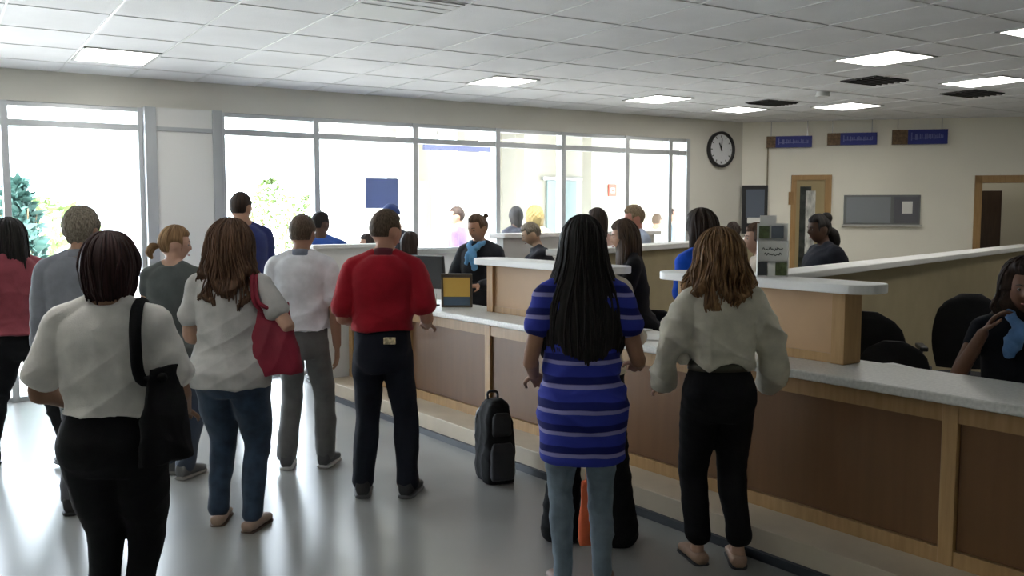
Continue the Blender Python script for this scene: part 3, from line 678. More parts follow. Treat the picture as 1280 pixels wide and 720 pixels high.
# ---- the queue
P_front = person('woman with dark auburn bob, off-white top and black trousers, nearest at left', gp(133, 3.5), 27, 1.625, 'f', wd=1.20, dp=1.16, head=(-2, 4, 0),
    aL=((-.34, -.05, -1), (.25, .75, -.35), (.3, .9, -.2)), aR=((.34, -.05, -1), (-.15, .8, -.5), (-.2, .9, -.2)), skin=TAN,
    top=dict(m=fabric('offwhite', (.70, .67, .63)), hem=.588, sleeve=.80, sr=1.30, e=.014, loose=.25, name='top', fold=.010, it=7), bottom=dict(m=M['blackfab'], waist=.625, name='trousers', r=(.058, .052, .040, .034, .032, .034), e=.004),
    hair=dict(m=HM['auburn'], t=.030, L=.125, w=.098, d=.115, yf=.05, yfb=-.03, hl=50, open=50, amp=.003, taper=.22, rag=.06, locks=46, lr=.006), shoes=('flat', leather, sole()), vox=.008, seed=3, legs={'L': (.035, 0), 'R': (-.035, .03)})
P_pink = person('woman with long black hair, dusty red sweater and black trousers striding at the left edge', gp(20, 6.15), -28, 1.68, 'f', wd=1.1, head=(0, 6, 0), lean=3,
    aL=((-.2, .3, -1), (0, .9, -.3), (0, 1, -.1)), aR=((.2, .25, -1), (-.1, .9, -.2), (-.2, 1, 0)), skin=LIGHT, top=dict(m=fabric('dusty_red', (.26, .055, .07)), hem=.545, sleeve=1.9, e=.016, loose=.4, name='sweater', fz=.62),
    bottom=dict(m=M['blackfab'], waist=.58, name='trousers', r=(.054, .046, .032, .031, .026, .028)), legs={'L': (0, .26), 'R': (.02, -.34, .02)},
    hair=dict(m=HM['black'], t=.016, L=.33, w=.10, d=.14, yf=.03, yfb=.03, amp=.003, taper=.35, locks=30), shoes=('shoe', leather, sole()), seed=5)
P_gb = person('man with sandy grey hair and grey-blue jacket at the left', gp(101, 5.2), 24, 1.74, 'm', wd=.98, head=(8, 0, 0), skin=MED,
    top=dict(m=fabric('grey_blue', (.20, .21, .24)), hem=.47, sleeve=1.95, e=.022, loose=.6, collar=True, name='jacket', fold=.008), bottom=dict(m=fabric('dark_grey', (.06, .06, .07)), waist=.6, name='trousers'),
    hair=dict(m=HM['grey'], t=.026, curl=.003, nape=122, hl=52, amp=.003), shoes=('shoe', leather, sole()), seed=6, vox=.009)
P_pony = person('woman with fair hair in a low ponytail and grey top, face turned right', gp(216, 5.95), 40, 1.63, 'f', wd=1.1, head=(58, 6, 0), skin=LIGHT,
    aL=((-.14, 0, -1), (.1, .5, -1), (.1, .4, -1)), aR=((.14, -.02, -1), (0, .3, -1), (0, .3, -1)), top=dict(m=fabric('charcoal_green', (.085, .095, .09)), hem=.50, sleeve=.38, e=.016, loose=.5, name='top', fold=.005),
    bottom=dict(m=fabric('slate_denim', (.055, .07, .10)), waist=.6, name='jeans', r=(.055, .048, .037, .036, .033, .034)), legs={'L': (.03, .05), 'R': (-.01, -.06)},
    hair=dict(m=HM['blonde'], t=.016, nape=116, hl=50, amp=.003, tail=((0, -.78, -.15), (0, -1.12, -.22), (0, -1.28, -.55), (0, -1.12, -.85)), tr=(.10, .24, .22, .08)), shoes=('trainer', canvas, sole((.25, .24, .22))), seed=8)
P_wavy = person('woman with long wavy brown hair, pale grey t-shirt and blue jeans', gp(286, 4.95), 34, 1.66, 'f', wd=1.12, dp=1.05, head=(14, 8, 0), skin=LIGHT,
    aL=((-.22, .05, -1), (.4, .7, -.3), (.5, .8, 0)), aR=((.62, -.22, -.85), (-.62, .62, .62), (-.6, .4, .6)), curlR=.8,
    top=dict(m=fabric('pale_grey', (.45, .44, .42)), hem=.475, sleeve=.62, sr=1.2, e=.016, loose=.55, name='t_shirt', fold=.010), bottom=dict(m=fabric('denim', (.03, .05, .085), noise=.3), waist=.6, name='jeans', r=(.060, .052, .038, .034, .028, .029)),
    legs={'L': (-.015, .05), 'R': (.02, -.05)}, hair=dict(m=HM['brown'], t=.040, L=.40, w=.175, d=.165, yf=.06, yfb=-.01, hl=46, open=48, amp=.0045, wave=1.3, grow=1.2, taper=.38, rag=.12, locks=230, lr=.0045, lo_=.009, nu=200), shoes=('flat', mat('tan_shoe', (.36, .25, .19), .6), sole((.1, .06, .04))), seed=9, vox=.0078)
P_white = person('man with short dark hair, white shirt and grey trousers beside the red tote', gp(377, 6.1), 32, 1.70, 'm', wd=.93, head=(4, 0, 0), skin=MED,
    aL=((-.12, .1, -1), (.1, .6, -.6), (.1, .8, -.3)), aR=((.14, -.02, -1), (.02, .16, -1), (-.02, .1, -1)), top=dict(m=fabric('white_shirt', (.72, .73, .76)), hem=.555, sleeve=.72, sr=1.22, e=.022, loose=.6, collar=True, cm=fabric('collar_grey', (.18, .2, .25)), name='shirt', fold=.011),
    bottom=dict(m=fabric('stone_grey', (.15, .15, .145)), waist=.6, name='trousers', r=(.054, .048, .040, .037, .034, .034)), legs={'L': (-.035, .02), 'R': (.035, .06)},
    hair=dict(m=HM['shortbrown'], t=.013, nape=107, hl=50, amp=.0015), shoes=('trainer', mat('grey_trainer', (.11, .11, .11), .7), mat('white_sole', (.65, .65, .62), .6)), seed=10, vox=.0085)
P_red = person('man in red polo shirt and black jeans standing near the counter', gp(476, 5.5), 34, 1.735, 'm', sway=2.2, wd=1.0, dp=1.03, head=(40, 2, 0), skin=(.46, .24, .16),
    aL=((-.22, -.06, -1), (.1, .9, -.3), (.25, 1, -.1)), aR=((.22, -.04, -1), (-.08, .9, -.3), (-.25, 1, -.1)), top=dict(m=fabric('red_polo', (.33, .008, .018)), hem=.585, sleeve=.84, sr=1.22, e=.020, loose=.5, collar=True, cm=fabric('dark_collar', (.09, .012, .02)), name='polo_shirt', fold=.010, fz=.6),
    bottom=dict(m=fabric('black_denim', (.010, .012, .020)), waist=.6, name='jeans', r=(.056, .050, .040, .037, .033, .035)), legs={'L': (-.03, 0), 'R': (.055, .0)},
    hair=dict(m=HM['shortbrown'], t=.011, nape=106, hl=52, amp=.0012), shoes=('trainer', mat('black_trainer', (.02, .02, .022), .6), sole((.12, .12, .12))), seed=11, vox=.0078)
P_stripe = person('woman with very long black hair, blue striped tunic and light jeans', gp(729, 4.04), 32, 1.69, 'f', wd=1.03, head=(0, 2, 0), skin=(.33, .17, .10),
    aL=((-.24, -.05, -1), (.08, .9, -.45), (.2, .9, -.3)), aR=((.28, .0, -1), (.18, .9, -.25), (.0, .95, -.2)), top=dict(m=stripes_mat(), hem=.375, neck=.84, sleeve=.50, sr=1.35, e=.012, loose=.8, name='striped_tunic', fold=.007),
    bottom=dict(m=fabric('light_denim', (.17, .22, .27), noise=.2), waist=.58, name='jeans', r=(.054, .046, .031, .031, .024, .024), e=.006), legs={'L': (.012, .03), 'R': (.005, .03)},
    hair=dict(m=HM['black'], t=.026, L=.64, w=.195, d=.165, yf=.05, yfb=.02, hl=45, open=44, amp=.0022, wave=.12, grow=1.4, taper=.60, rag=.07, locks=80, lr=.0055, lo_=.004, nu=200), shoes=('flat', brownleather, sole()), seed=12, vox=.0078)
P_ahead = person('person in flared black trousers, mostly hidden behind the woman in the striped tunic', gp(736, 4.75), 38, 1.65, 'f', wd=1.08, head=(0, 10, 0), lean=4, skin=LIGHT,
    aL=((-.25, .15, -1), (.1, .9, -.1), (.1, 1, 0)), aR=((.3, .25, -1), (.15, .9, -.12), (.1, 1, -.1)), top=dict(m=fabric('cream', (.58, .52, .42)), hem=.54, sleeve=1.9, e=.016, loose=.5, name='blouse'),
    bottom=dict(m=M['blackfab'], waist=.6, name='trousers', r=(.054, .048, .044, .048, .056, .062), hemz=.03), legs={'L': (-.045, .0), 'R': (.075, -.04)}, hair=dict(m=HM['brown'], t=.02, L=.18, w=.10, d=.10, yf=.05, yfb=-.02, amp=.003), shoes=('shoe', brownleather, sole()), seed=13)
P_blonde = person('woman with wavy light brown hair, puffed cream blouse and black trousers', gp(902, 4.42), 30, 1.615, 'f', wd=1.04, dp=1.03, head=(4, 10, 0), skin=LIGHT,
    aL=((-.34, .02, -1), (.0, .62, -.75), (.2, .9, -.2)), aR=((.40, .02, -1), (.05, .55, -.8), (0, .9, -.1)), top=dict(m=fabric('cream_silk', (.62, .58, .47), rough=.55), hem=.617, sleeve=1.88, sr=1.30, cuff=1.5, e=.022, loose=.5, collar=True, name='blouse', fold=.016, ff=20, fz=.64),
    bottom=dict(m=M['blackfab'], waist=.618, belt=mat('olive_belt', (.07, .065, .04), .5), name='trousers', r=(.057, .048, .039, .036, .032, .033), hemz=.085, e=.010), legs={'L': (.0, .02), 'R': (.01, -.03)},
    hair=dict(m=HM['blonde'] if False else hair_mat('light_brown', (.07, .035, .015), (.36, .20, .09)), t=.042, L=.27, w=.165, d=.155, yf=.06, yfb=-.02, hl=46, open=46, amp=.0045, wave=1.4, grow=1.4, taper=.25, rag=.12, locks=230, lr=.0045, lo_=.011, nu=200), shoes=('flat', mat('nude_shoe', (.35, .22, .15), .6), sole()), seed=14, vox=.0078)
# ---- people further back
V2 = .0105
person('man in navy shirt by the open window bay, left of the green bushes', gp(304, 8.2), -5, 1.90, 'm', head=(50, 2, 0), skin=MED, aL=((-.12, .1, -1), (.2, .9, -.4), (.2, 1, 0)), aR=((.12, .1, -1), (-.1, .8, -.5), (-.1, 1, 0)),
    top=dict(m=fabric('navy', (.025, .035, .14)), hem=.5, sleeve=.9, e=.02, loose=.6, name='shirt'), bottom=dict(m=fabric('dark_blue', (.03, .035, .07)), name='trousers'), hair=dict(m=HM['dark'], t=.010, nape=112, amp=.001, nu=96), shoes=('shoe', leather, sole()), vox=V2, seed=21)
person('man in royal blue shirt just left of the white counter end panel', gp(401, 9.3), 20, 1.73, 'm', head=(50, 5, 0), skin=DARK, aL=((-.12, .1, -1), (.2, .9, -.2), (.2, 1, 0)), aR=((.5, .6, -.5), (.2, .9, 0), (0, 1, 0)),
    top=dict(m=fabric('royal_blue', (.03, .08, .30)), hem=.5, sleeve=.8, e=.02, loose=.6, name='shirt'), bottom=dict(m=fabric('dark_blue', (.03, .035, .07)), name='trousers'), hair=dict(m=HM['black'], t=.009, nape=110, amp=.001, nu=96), shoes=('shoe', leather, sole()), vox=V2, seed=22)
r_, J_, LG_, hc_, B_, ring_, hy_, Rm_ = person('person in a blue cap, mostly behind the head of the man in red', gp(489, 9.9), 25, 1.80, 'm', head=(0, 0, 0), skin=DARK,
    top=dict(m=fabric('dark_shirt', (.04, .04, .05)), hem=.5, sleeve=.9, e=.02, loose=.6, name='shirt'), bottom=dict(m=fabric('dark_blue', (.03, .035, .07)), name='trousers'), hair=dict(m=HM['black'], t=.008, nape=110, amp=.001, nu=96), shoes=('shoe', leather, sole()), vox=.012, seed=23)
mb = MB(); rs = []
for q in range(0, 9):
    th = math.pi / 2 * (1 - q / 8.5); rs.append([hc_ + Vector((hy_ * .80 * math.sin(th + .0) * math.cos(a), hy_ * .97 * math.sin(th) * math.sin(a), hy_ * (.25 + .92 * math.cos(th)))) for a in np.linspace(0, 6.2832, 24, endpoint=False)])
mb.rings(rs).build('cap', fabric('cap_blue', (.04, .07, .22)), r_, smooth=True)
person('dark haired person with long hair, just right of the neck of the man in red', gp(511, 9.2), 60, 1.52, 'f', head=(10, 0, 0), skin=DARK, top=dict(m=fabric('dark_shirt', (.04, .04, .05)), hem=.5, sleeve=.9, name='shirt'), bottom=dict(m=fabric('dark_blue', (.03, .035, .07)), name='trousers'),
    hair=dict(m=HM['dark'], t=.02, L=.2, w=.1, d=.1, nu=96), shoes=('shoe', leather, sole()), vox=.012, seed=24)
person('small dark haired person with white collar behind the left shoulder of the man in red', gp(463, 9.45), -60, 1.50, 'f', head=(-20, 0, 0), skin=MED, top=dict(m=fabric('whiteish', (.5, .5, .5)), hem=.5, sleeve=1.8, collar=True, name='shirt'), bottom=dict(m=fabric('dark_blue', (.03, .035, .07)), name='trousers'),
    hair=dict(m=HM['dark'], t=.012, nape=115, nu=96), shoes=('shoe', leather, sole()), vox=.012, seed=25)
r_, J_, LG_, hc_, B_, ring_, hy_, Rm_ = person('counter clerk in charcoal jacket and light blue neck scarf, hair tied up, looking down left', gp(603, 8.5), 238, 1.70, 'f', wd=1.08, head=(14, 16, 0), lean=5, skin=(.45, .24, .15), aL=((-.35, .25, -1), (.5, .8, -.1), (.4, .9, 0)), aR=((.35, .25, -1), (-.4, .9, -.1), (-.3, 1, 0)),
    top=dict(m=fabric('charcoal', (.022, .024, .03)), hem=.48, sleeve=1.9, e=.02, loose=.5, collar=True, name='jacket'), bottom=dict(m=M['blackfab'], name='trousers'), hair=dict(m=hair_mat('chestnut', (.05, .025, .012), (.16, .09, .05)), t=.016, nape=112, hl=42, nu=120, tail=((0, -.8, .45), (0, -1.15, .65), (.1, -1.4, .5)), tr=(.08, .2, .1)), shoes=('shoe', leather, sole()), vox=.0095, seed=26)
mb = MB(); mb.tube([hc_ + Vector(p) for p in ((-.065, -.0, -.13), (-.05, .075, -.15), (0, .105, -.19), (.05, .075, -.15), (.065, 0, -.13))], [.022, .026, .034, .026, .022], n=12)
mb.tube([hc_ + Vector(p) for p in ((0, .11, -.18), (-.02, .125, -.27), (-.03, .12, -.36))], [.022, .035, .028], n=12); mb.tube([hc_ + Vector(p) for p in ((0, .11, -.18), (.03, .12, -.24), (.055, .115, -.32))], [.02, .03, .02], n=12)
mb.fuse('scarf', fabric('scarf_blue', (.13, .33, .58)), r_, vox=.008, it=2, disp=folds(.006, 3, 60), label='light blue scarf')
person('person in dark jacket bending forward, left of the long black hair', gp(692, 9.3), -60, 1.62, 'm', head=(0, 25, 0), lean=16, skin=(.45, .3, .2), aL=((-.2, .8, -.8), (0, 1, -.2), (0, 1, 0)), aR=((.2, .8, -.8), (0, 1, -.2), (0, 1, 0)),
    top=dict(m=fabric('black_jacket', (.018, .018, .025)), hem=.48, sleeve=1.9, e=.025, loose=.6, name='jacket'), bottom=dict(m=M['blackfab'], name='trousers'), hair=dict(m=HM['grey'], t=.014, nape=112, nu=96), shoes=('shoe', leather, sole()), vox=V2, seed=27)
person('woman with straight dark hair and pale pink top, right of the long black hair', gp(747, 9.0), 20, 1.76, 'f', head=(-30, 0, 0), skin=LIGHT,
    top=dict(m=fabric('pale_pink', (.60, .38, .32)), hem=.5, sleeve=.6, e=.014, name='top'), bottom=dict(m=M['blackfab'], name='trousers'), hair=dict(m=HM['dark'], t=.016, L=.27, w=.085, d=.12, nu=96), shoes=('shoe', leather, sole()), vox=V2, seed=28)
person('clerk with long straight brown hair, black blazer and white blouse, in profile facing left', gp(797, 6.9), -58, 1.66, 'f', wd=1.02, head=(-4, 8, 0), lean=6, skin=LIGHT, aL=((-.15, .35, -1), (.1, .95, -.05), (.1, 1, 0)), aR=((.15, .3, -1), (-.1, .95, -.15), (-.1, 1, -.1)),
    top=dict(m=fabric('black_blazer', (.014, .012, .013)), hem=.49, sleeve=1.75, e=.016, loose=.5, collar=True, cm=fabric('white_collar', (.6, .6, .6)), name='blazer'), bottom=dict(m=M['blackfab'], name='trousers'),
    hair=dict(m=hair_mat('mid_brown', (.028, .017, .010), (.11, .065, .038)), t=.020, L=.42, w=.11, d=.14, yf=.07, yfb=-.05, hl=48, open=52, amp=.0025, taper=.3, locks=50), shoes=('shoe', leather, sole()), vox=.0088, seed=29)
person('person with short fair hair in a pale blue and white shirt, behind the far partition', gp(803, 9.7), -70, 1.79, 'f', head=(0, 12, 0), lean=5, skin=(.45, .2, .15), top=dict(m=fabric('pale_blue', (.42, .48, .6)), hem=.5, sleeve=1.8, e=.02, name='shirt'), bottom=dict(m=M['blackfab'], name='trousers'),
    hair=dict(m=HM['sandy'], t=.02, nape=118, curl=.004, nu=96), shoes=('shoe', leather, sole()), vox=V2, seed=30)
person('woman with dark shoulder length hair and bright blue top behind the curly haired woman', gp(879, 6.3), 8, 1.73, 'f', wd=1.05, head=(-12, 2, 0), skin=TAN, top=dict(m=fabric('bright_blue', (.01, .09, .62)), hem=.5, sleeve=.8, e=.014, name='top'), bottom=dict(m=M['blackfab'], name='trousers'),
    hair=dict(m=HM['dark'], t=.028, L=.20, w=.115, d=.12, yf=.05, yfb=-.02, hl=48, open=55, amp=.003, nu=128, locks=40), shoes=('shoe', leather, sole()), vox=.0095, seed=31)
person('person with brown hair and cream blouse turned left, beside the brochure stand', gp(950, 7.2), -40, 1.63, 'f', wd=1.12, head=(-20, 0, 0), skin=LIGHT, top=dict(m=fabric('cream_pink', (.62, .52, .42)), hem=.5, sleeve=1.8, e=.022, name='blouse'), bottom=dict(m=M['blackfab'], name='trousers'),
    hair=dict(m=HM['brown'], t=.018, L=.16, w=.09, d=.10, nu=96), shoes=('shoe', leather, sole()), vox=V2, seed=32)
person('person with dark curls and peach top under the wall clock', gp(917, 11.2), 20, 1.60, 'f', head=(0, 0, 0), skin=TAN, top=dict(m=fabric('peach', (.6, .42, .32)), hem=.5, sleeve=1.5, e=.02, name='top'), bottom=dict(m=M['blackfab'], name='trousers'),
    hair=dict(m=HM['dark'], t=.016, curl=.005, nape=118, nu=96), shoes=('shoe', leather, sole()), vox=.012, seed=33)
person('woman in dark jacket with high bun, in front of the grey wall window', gp(1041, 8.0), -62, 1.70, 'f', wd=1.4, dp=1.4, head=(-10, 6, 0), lean=8, skin=DARK, top=dict(m=fabric('ink_jacket', (.012, .013, .02)), hem=.48, sleeve=1.9, e=.03, loose=.6, name='jacket'), bottom=dict(m=M['blackfab'], name='trousers'),
    hair=dict(m=HM['black'], t=.016, nape=118, nu=96, bun=((0, -.65, .72), .42), tail=((0, -.7, -.1), (0, -1.1, -.5), (0, -1.25, -1.1), (0, -1.2, -1.5)), tr=(.3, .42, .36, .15)), shoes=('shoe', leather, sole()), vox=V2, seed=34)
cx_, cy_ = wl(1.16, -.62)
r_, J_, LG_, hc_, B_, ring_, hy_, Rm_ = person('seated clerk with dark wavy hair, hand raised to her neck, at far right', gp(1281, 4.65), 232, 1.74, 'f', wd=1.12, seat=.47, legs={'f': .5}, head=(8, 6, 0), lean=3, skin=(.15, .07, .04), aR=((.42, .40, -.8), (-.42, .12, .9), (-.5, .0, .85)), aL=((-.3, .5, -.9), (.45, .9, -.05), (.4, 1, 0)), curlR=.7,
    top=dict(m=fabric('black_vest', (.012, .014, .02)), hem=.47, sleeve=.35, e=.014, name='vest'), bottom=dict(m=M['blackfab'], name='trousers'), hair=dict(m=HM['dark'], t=.042, L=.22, w=.14, d=.11, yf=.04, yfb=.0, hl=40, open=56, amp=.005, wave=.8, nu=160, locks=70, lr=.008), shoes=('shoe', leather, sole()), vox=.0078, seed=35)
mb = MB(); mb.tube([hc_ + Vector(p) for p in ((-.07, -.0, -.13), (-.055, .07, -.16), (0, .10, -.20), (.055, .07, -.16), (.07, 0, -.13))], [.02, .028, .036, .028, .02], n=12)
mb.tube([hc_ + Vector(p) for p in ((.02, .10, -.18), (.06, .11, -.26), (.08, .10, -.33))], [.03, .045, .03], n=12); mb.tube([hc_ + Vector(p) for p in ((0, .11, -.18), (-.03, .12, -.26), (-.04, .115, -.33))], [.02, .03, .02], n=12)
mb.fuse('scarf', fabric('scarf_blue2', (.10, .22, .45)), r_, vox=.008, it=2, disp=folds(.006, 3, 60), label='light blue scarf')
# outside
person('person in lilac top standing outside the window, behind the clerk with the scarf', gp(573, 12.6), -40, 1.80, 'f', head=(-20, 0, 0), skin=MED, top=dict(m=fabric('lilac', (.13, .08, .17)), hem=.5, sleeve=.7, name='top'), bottom=dict(m=fabric('tan_trousers', (.24, .15, .12)), name='trousers'), hair=dict(m=HM['dark'], t=.012, nape=116, nu=96), shoes=('shoe', leather, sole()), vox=.012, seed=36)
person('dark haired person in black and white seen outside, left of the tan curly hair', gp(646, 12.2), 10, 1.80, 'f', head=(0, 0, 0), skin=DARK, top=dict(m=fabric('mono', (.03, .03, .04)), hem=.5, sleeve=.7, name='top'), bottom=dict(m=M['blackfab'], name='trousers'), hair=dict(m=HM['black'], t=.012, L=.2, w=.07, d=.1, nu=96), shoes=('shoe', leather, sole()), vox=.012, seed=37)
person('person with big tan curly hair seen outside the window', gp(669, 13.6), 20, 1.78, 'f', head=(0, 0, 0), skin=MED, top=dict(m=fabric('sand', (.3, .25, .14)), hem=.5, sleeve=.7, name='top'), bottom=dict(m=M['blackfab'], name='trousers'), hair=dict(m=HM['tan'], t=.055, L=.16, w=.13, d=.12, curl=.008, nu=96), shoes=('shoe', leather, sole()), vox=.012, seed=38)
person('distant person outside in blue-grey shirt, nearest the end of the window', gp(835, 17), 120, 1.80, 'm', skin=MED, top=dict(m=fabric('pale_teal', (.14, .20, .24)), hem=.5, sleeve=.7, name='shirt'), bottom=dict(m=fabric('dark_blue', (.03, .035, .07)), name='trousers'), hair=dict(m=HM['dark'], t=.01, nape=112, nu=96), shoes=('shoe', leather, sole()), vox=.014, seed=39)
person('distant person outside in white shirt, beside the one in blue-grey', gp(820, 16), 60, 1.70, 'm', skin=MED, top=dict(m=fabric('white_out', (.6, .6, .6)), hem=.5, sleeve=.7, name='shirt'), bottom=dict(m=fabric('dark_blue', (.03, .035, .07)), name='trousers'), hair=dict(m=HM['shortbrown'], t=.01, nape=112, nu=96), shoes=('shoe', leather, sole()), vox=.014, seed=40)

# ================================================================== BAGS
def loc_of(root, v): return root.matrix_basis @ v
def bag(label, pos, rz, Wb, Wt, Hh, Dp, m, straps, name='shoulder_bag', cat='bag', sr=.008, seed=1, flatr=1):
    o = thing(name, label, cat, pos, rz); mb = MB(); rg = []
    for q in np.linspace(0, 1, 12):
        bul = math.sin(math.pi * min(1, q * 1.1 + .05)) ** .5 if q < .95 else .5
        rg.append((0, 0, Hh * q, (Wb * (1 - q) + Wt * q) / 2, Dp / 2 * (1 - .65 * q) * (.6 + .4 * bul)))
    mb.loft(rg, n=32, p=3.2); mb.fuse('bag_body', m, o, vox=.008, it=3, disp=folds(.007, seed, 18, 1.2))
    for pts in straps:
        P = [Vector(p) for p in pts]; MB().tube(P, [sr] * len(P), n=10, sm=5, ref=(0, 1, 0), flat=flatr).build('strap', m, o, smooth=True)
    return o
root, J, LG, hc, B, ring, hy, Rm = P_wavy
S = J['R'][0]; zb = .86
bx, by = S.x + .055, S.y - .02
bp = loc_of(root, Vector((bx, by, zb)))
inv = lambda v, o=Vector((bx, by, zb)): v - o
sh_ = S + Vector((-.035, 0, .062))
bag('crimson slouchy tote bag hanging from the shoulder of the woman with wavy brown hair', bp, root.rotation_euler.z, .36, .20, .38, .16, M['redbag'],
    [[(-.06, .05, .34), inv(sh_ + Vector((.02, .085, -.10))), inv(sh_ + Vector((0, .03, -.002))), inv(sh_ + Vector((.01, -.055, -.02))), inv(sh_ + Vector((.03, -.105, -.14))), (-.03, -.05, .34)],
     [(.0, .05, .34), inv(sh_ + Vector((.045, .085, -.12))), inv(sh_ + Vector((.02, .03, -.006))), inv(sh_ + Vector((.03, -.05, -.03))), inv(sh_ + Vector((.055, -.10, -.15))), (.05, -.05, .34)]], name='tote_bag', sr=.011, seed=3)
root, J, LG, hc, B, ring, hy, Rm = P_front
S = J['R'][0]; zb = .79; bx, by = S.x + .06, S.y - .12; bp = loc_of(root, Vector((bx, by, zb))); o_ = Vector((bx, by, zb)); s_ = S + Vector((-.05, 0, .060))
bag('black soft shoulder bag with wide strap, hanging from the woman with the auburn bob', bp, root.rotation_euler.z + R(60), .26, .15, .36, .08, M['blackfab'],
    [[Matrix.Rotation(-R(60), 3, 'Z') @ v for v in [Vector((-.01, .04, .32)), s_ + Vector((.03, .10, -.12)) - o_, s_ + Vector((0, .035, .0)) - o_, s_ + Vector((.0, -.055, -.015)) - o_, s_ + Vector((.012, -.125, -.12)) - o_, s_ + Vector((.035, -.150, -.26)) - o_, Vector((0, -.02, .32))]]], sr=.022, seed=5)
gx, gy = gp(618, 5.85)
o = thing('backpack', 'black backpack standing upright on the floor against the counter plinth', 'backpack', (gx, gy, 0), R(-12))
mb = MB(); mb.loft([(0, 0, z, a, b) for z, a, b in ((.0, .085, .13), (.01, .100, .15), (.15, .105, .155), (.30, .100, .150), (.36, .092, .14), (.42, .086, .125), (.49, .070, .10), (.525, .035, .06))], n=36, p=4)
mb.fuse('pack_body', M['blackfab'], o, vox=.008, it=4, disp=folds(.006, 4, 20, 1))
mb = MB(); mb.loft([(-.0, -.15, z, a, b) for z, a, b in ((.03, .07, .02), (.05, .078, .042), (.22, .078, .042), (.27, .06, .02))], n=28, p=3); mb.fuse('front_pocket', fabric('pack_grey', (.03, .03, .033)), o, vox=.007, it=3)
mb = MB(); mb.loft([(-.0, -.135, z, a, b) for z, a, b in ((.31, .06, .015), (.33, .065, .03), (.43, .06, .028), (.46, .045, .012))], n=28, p=3); mb.fuse('top_pocket', fabric('pack_grey', (.03, .03, .033)), o, vox=.007, it=3)
MB().tube([(-.03, .03, .50), (-.03, .045, .56), (.03, .045, .56), (.03, .03, .50)], [.009] * 4, n=8).build('grab_handle', M['black'], o, smooth=True)
for sx in (-.06, .06): MB().tube([(sx * .7, .06, .48), (sx, .15, .40), (sx, .175, .25), (sx * 1.1, .15, .06)], [.014, .02, .018, .009], n=8).build('shoulder_strap', M['black'], o, smooth=True)
MB().tube([(.103, -.1, .05), (.106, -.06, .3), (.085, -.06, .42), (.0, -.03, .52)], [.003] * 4, n=6).build('zip', M['steel'], o, smooth=True)
# orange cloth bag carried by the hidden person
root, J, LG, hc, B, ring, hy, Rm = P_ahead
p_ = loc_of(root, Vector((-.06, .0, .10)))
bag('orange cloth bag low between the legs of the woman in the striped tunic', loc_of(root, Vector((.0, -.16, .02))), root.rotation_euler.z, .07, .06, .34, .06, M['orange'], [[(0, .02, .33), (0, .03, .45), (0, -.02, .45), (0, -.02, .33)]], name='cloth_bag', seed=9)
# white label on the red-shirted man's back pocket
root, J, LG, hc, B, ring, hy, Rm = P_red
r = ring(.562); mb = MB(); mb.box(.035, .105, -.012, .006, .555 * 1.735, .578 * 1.735); 
pt = mb.build('pocket_patch', mat('patch', (.62, .5, .3), .6, noise=.7, nscale=60), root, bevel=.003, label='pale printed patch'); pt.location = (0, r[1] - r[4] - .022, -.012)
# strap dangling at the striped woman's right
# ================================================================== COUNTER THINGS
def monitor(lx, ly, rz, label, w=.48, h=.29, z=.934, tilt=6):
    o = cthing('computer_monitor', label, 'monitor', lx, ly, z, rz); Mx = Matrix.Translation((0, 0, .12)) @ Matrix.Rotation(R(tilt), 4, 'X')
    MB().box(-w / 2, w / 2, -.018, .018, 0, h, Mx).build('casing', M['black'], o, bevel=.006); MB().box(-w / 2 + .015, w / 2 - .015, .0185, .020, .02, h - .015, Mx).build('screen', M['screen'], o)
    MB().box(-.03, .03, -.05, -.02, .0, .2).build('stand', M['black'], o, bevel=.004); MB().loft([(0, -.02, 0, .12, .09), (0, -.02, .012, .115, .085)]).build('foot', M['black'], o, smooth=False)
monitor(.34, 4.12, R(-70), 'dark computer monitor on the counter right of the man in red')
o = cthing('display_frame', 'dark desktop frame with yellow card above a blue card, on the counter before the clerk', 'display frame', .30, 3.52, .933, R(-38))
Mx = Matrix.Rotation(R(8), 4, 'X')
for q in ((-.13, -.112, 0, .285), (.112, .13, 0, .285), (-.13, .13, 0, .016), (-.13, .13, .255, .285)): MB().box(q[0], q[1], -.012, .012, q[2], q[3], Mx).build('frame_bar', mat('bronze_frame', (.10, .075, .05), .4), o, bevel=.003)
MB().box(-.111, .111, -.006, .006, .09, .254, Mx).build('yellow_card', M['yellow'], o); MB().box(-.111, .111, -.008, .004, .017, .089, Mx).build('blue_card', M['slate'], o)
MB().box(-.02, .02, .0, .09, .0, .012).build('easel_foot', M['black'], o)
o = cthing('pen_holder', 'small pen and chain on the counter beside the display frame', 'pen', .22, 3.72, .933)
MB().cyl((0, 0), .03, 0, .012).build('base', M['black'], o); MB().tube([(0, 0, .012), (.02, .03, .10)], [.004, .003], n=8).build('pen', M['steel'], o)
for lx, ly, s in ((.36, 1.52, 0), (.25, 1.22, 1)):
    T(MB().box(-.15, .15, -.105, .105, 0, .006, Matrix.Translation((*wl(lx, ly), .934)) @ Matrix.Rotation(R(20 + 25 * s), 4, 'Z')).build('paper_form', M['paper']), ('white form lying on the counter beside the black card reader', 'white form lying on the counter nearest the woman in the cream blouse')[s], 'paper')
o = cthing('card_reader', 'black card reader with keypad on the counter by the right hand of the striped woman', 'card reader', .12, 1.72, .933, R(-50))
MB().box(-.045, .045, -.09, .09, 0, .04).build('body', M['black'], o, bevel=.01); MB().box(-.03, .03, .02, .07, .040, .043).build('display', M['screen'], o)
for i in range(3):
    for j in range(4): MB().box(-.03 + .022 * i, -.014 + .022 * i, -.075 + .02 * j, -.062 + .02 * j, .040, .045).build('key', M['ventw'], o)
MB().box(-.02, .02, -.13, -.088, .01, .016).build('card', M['steel'], o)
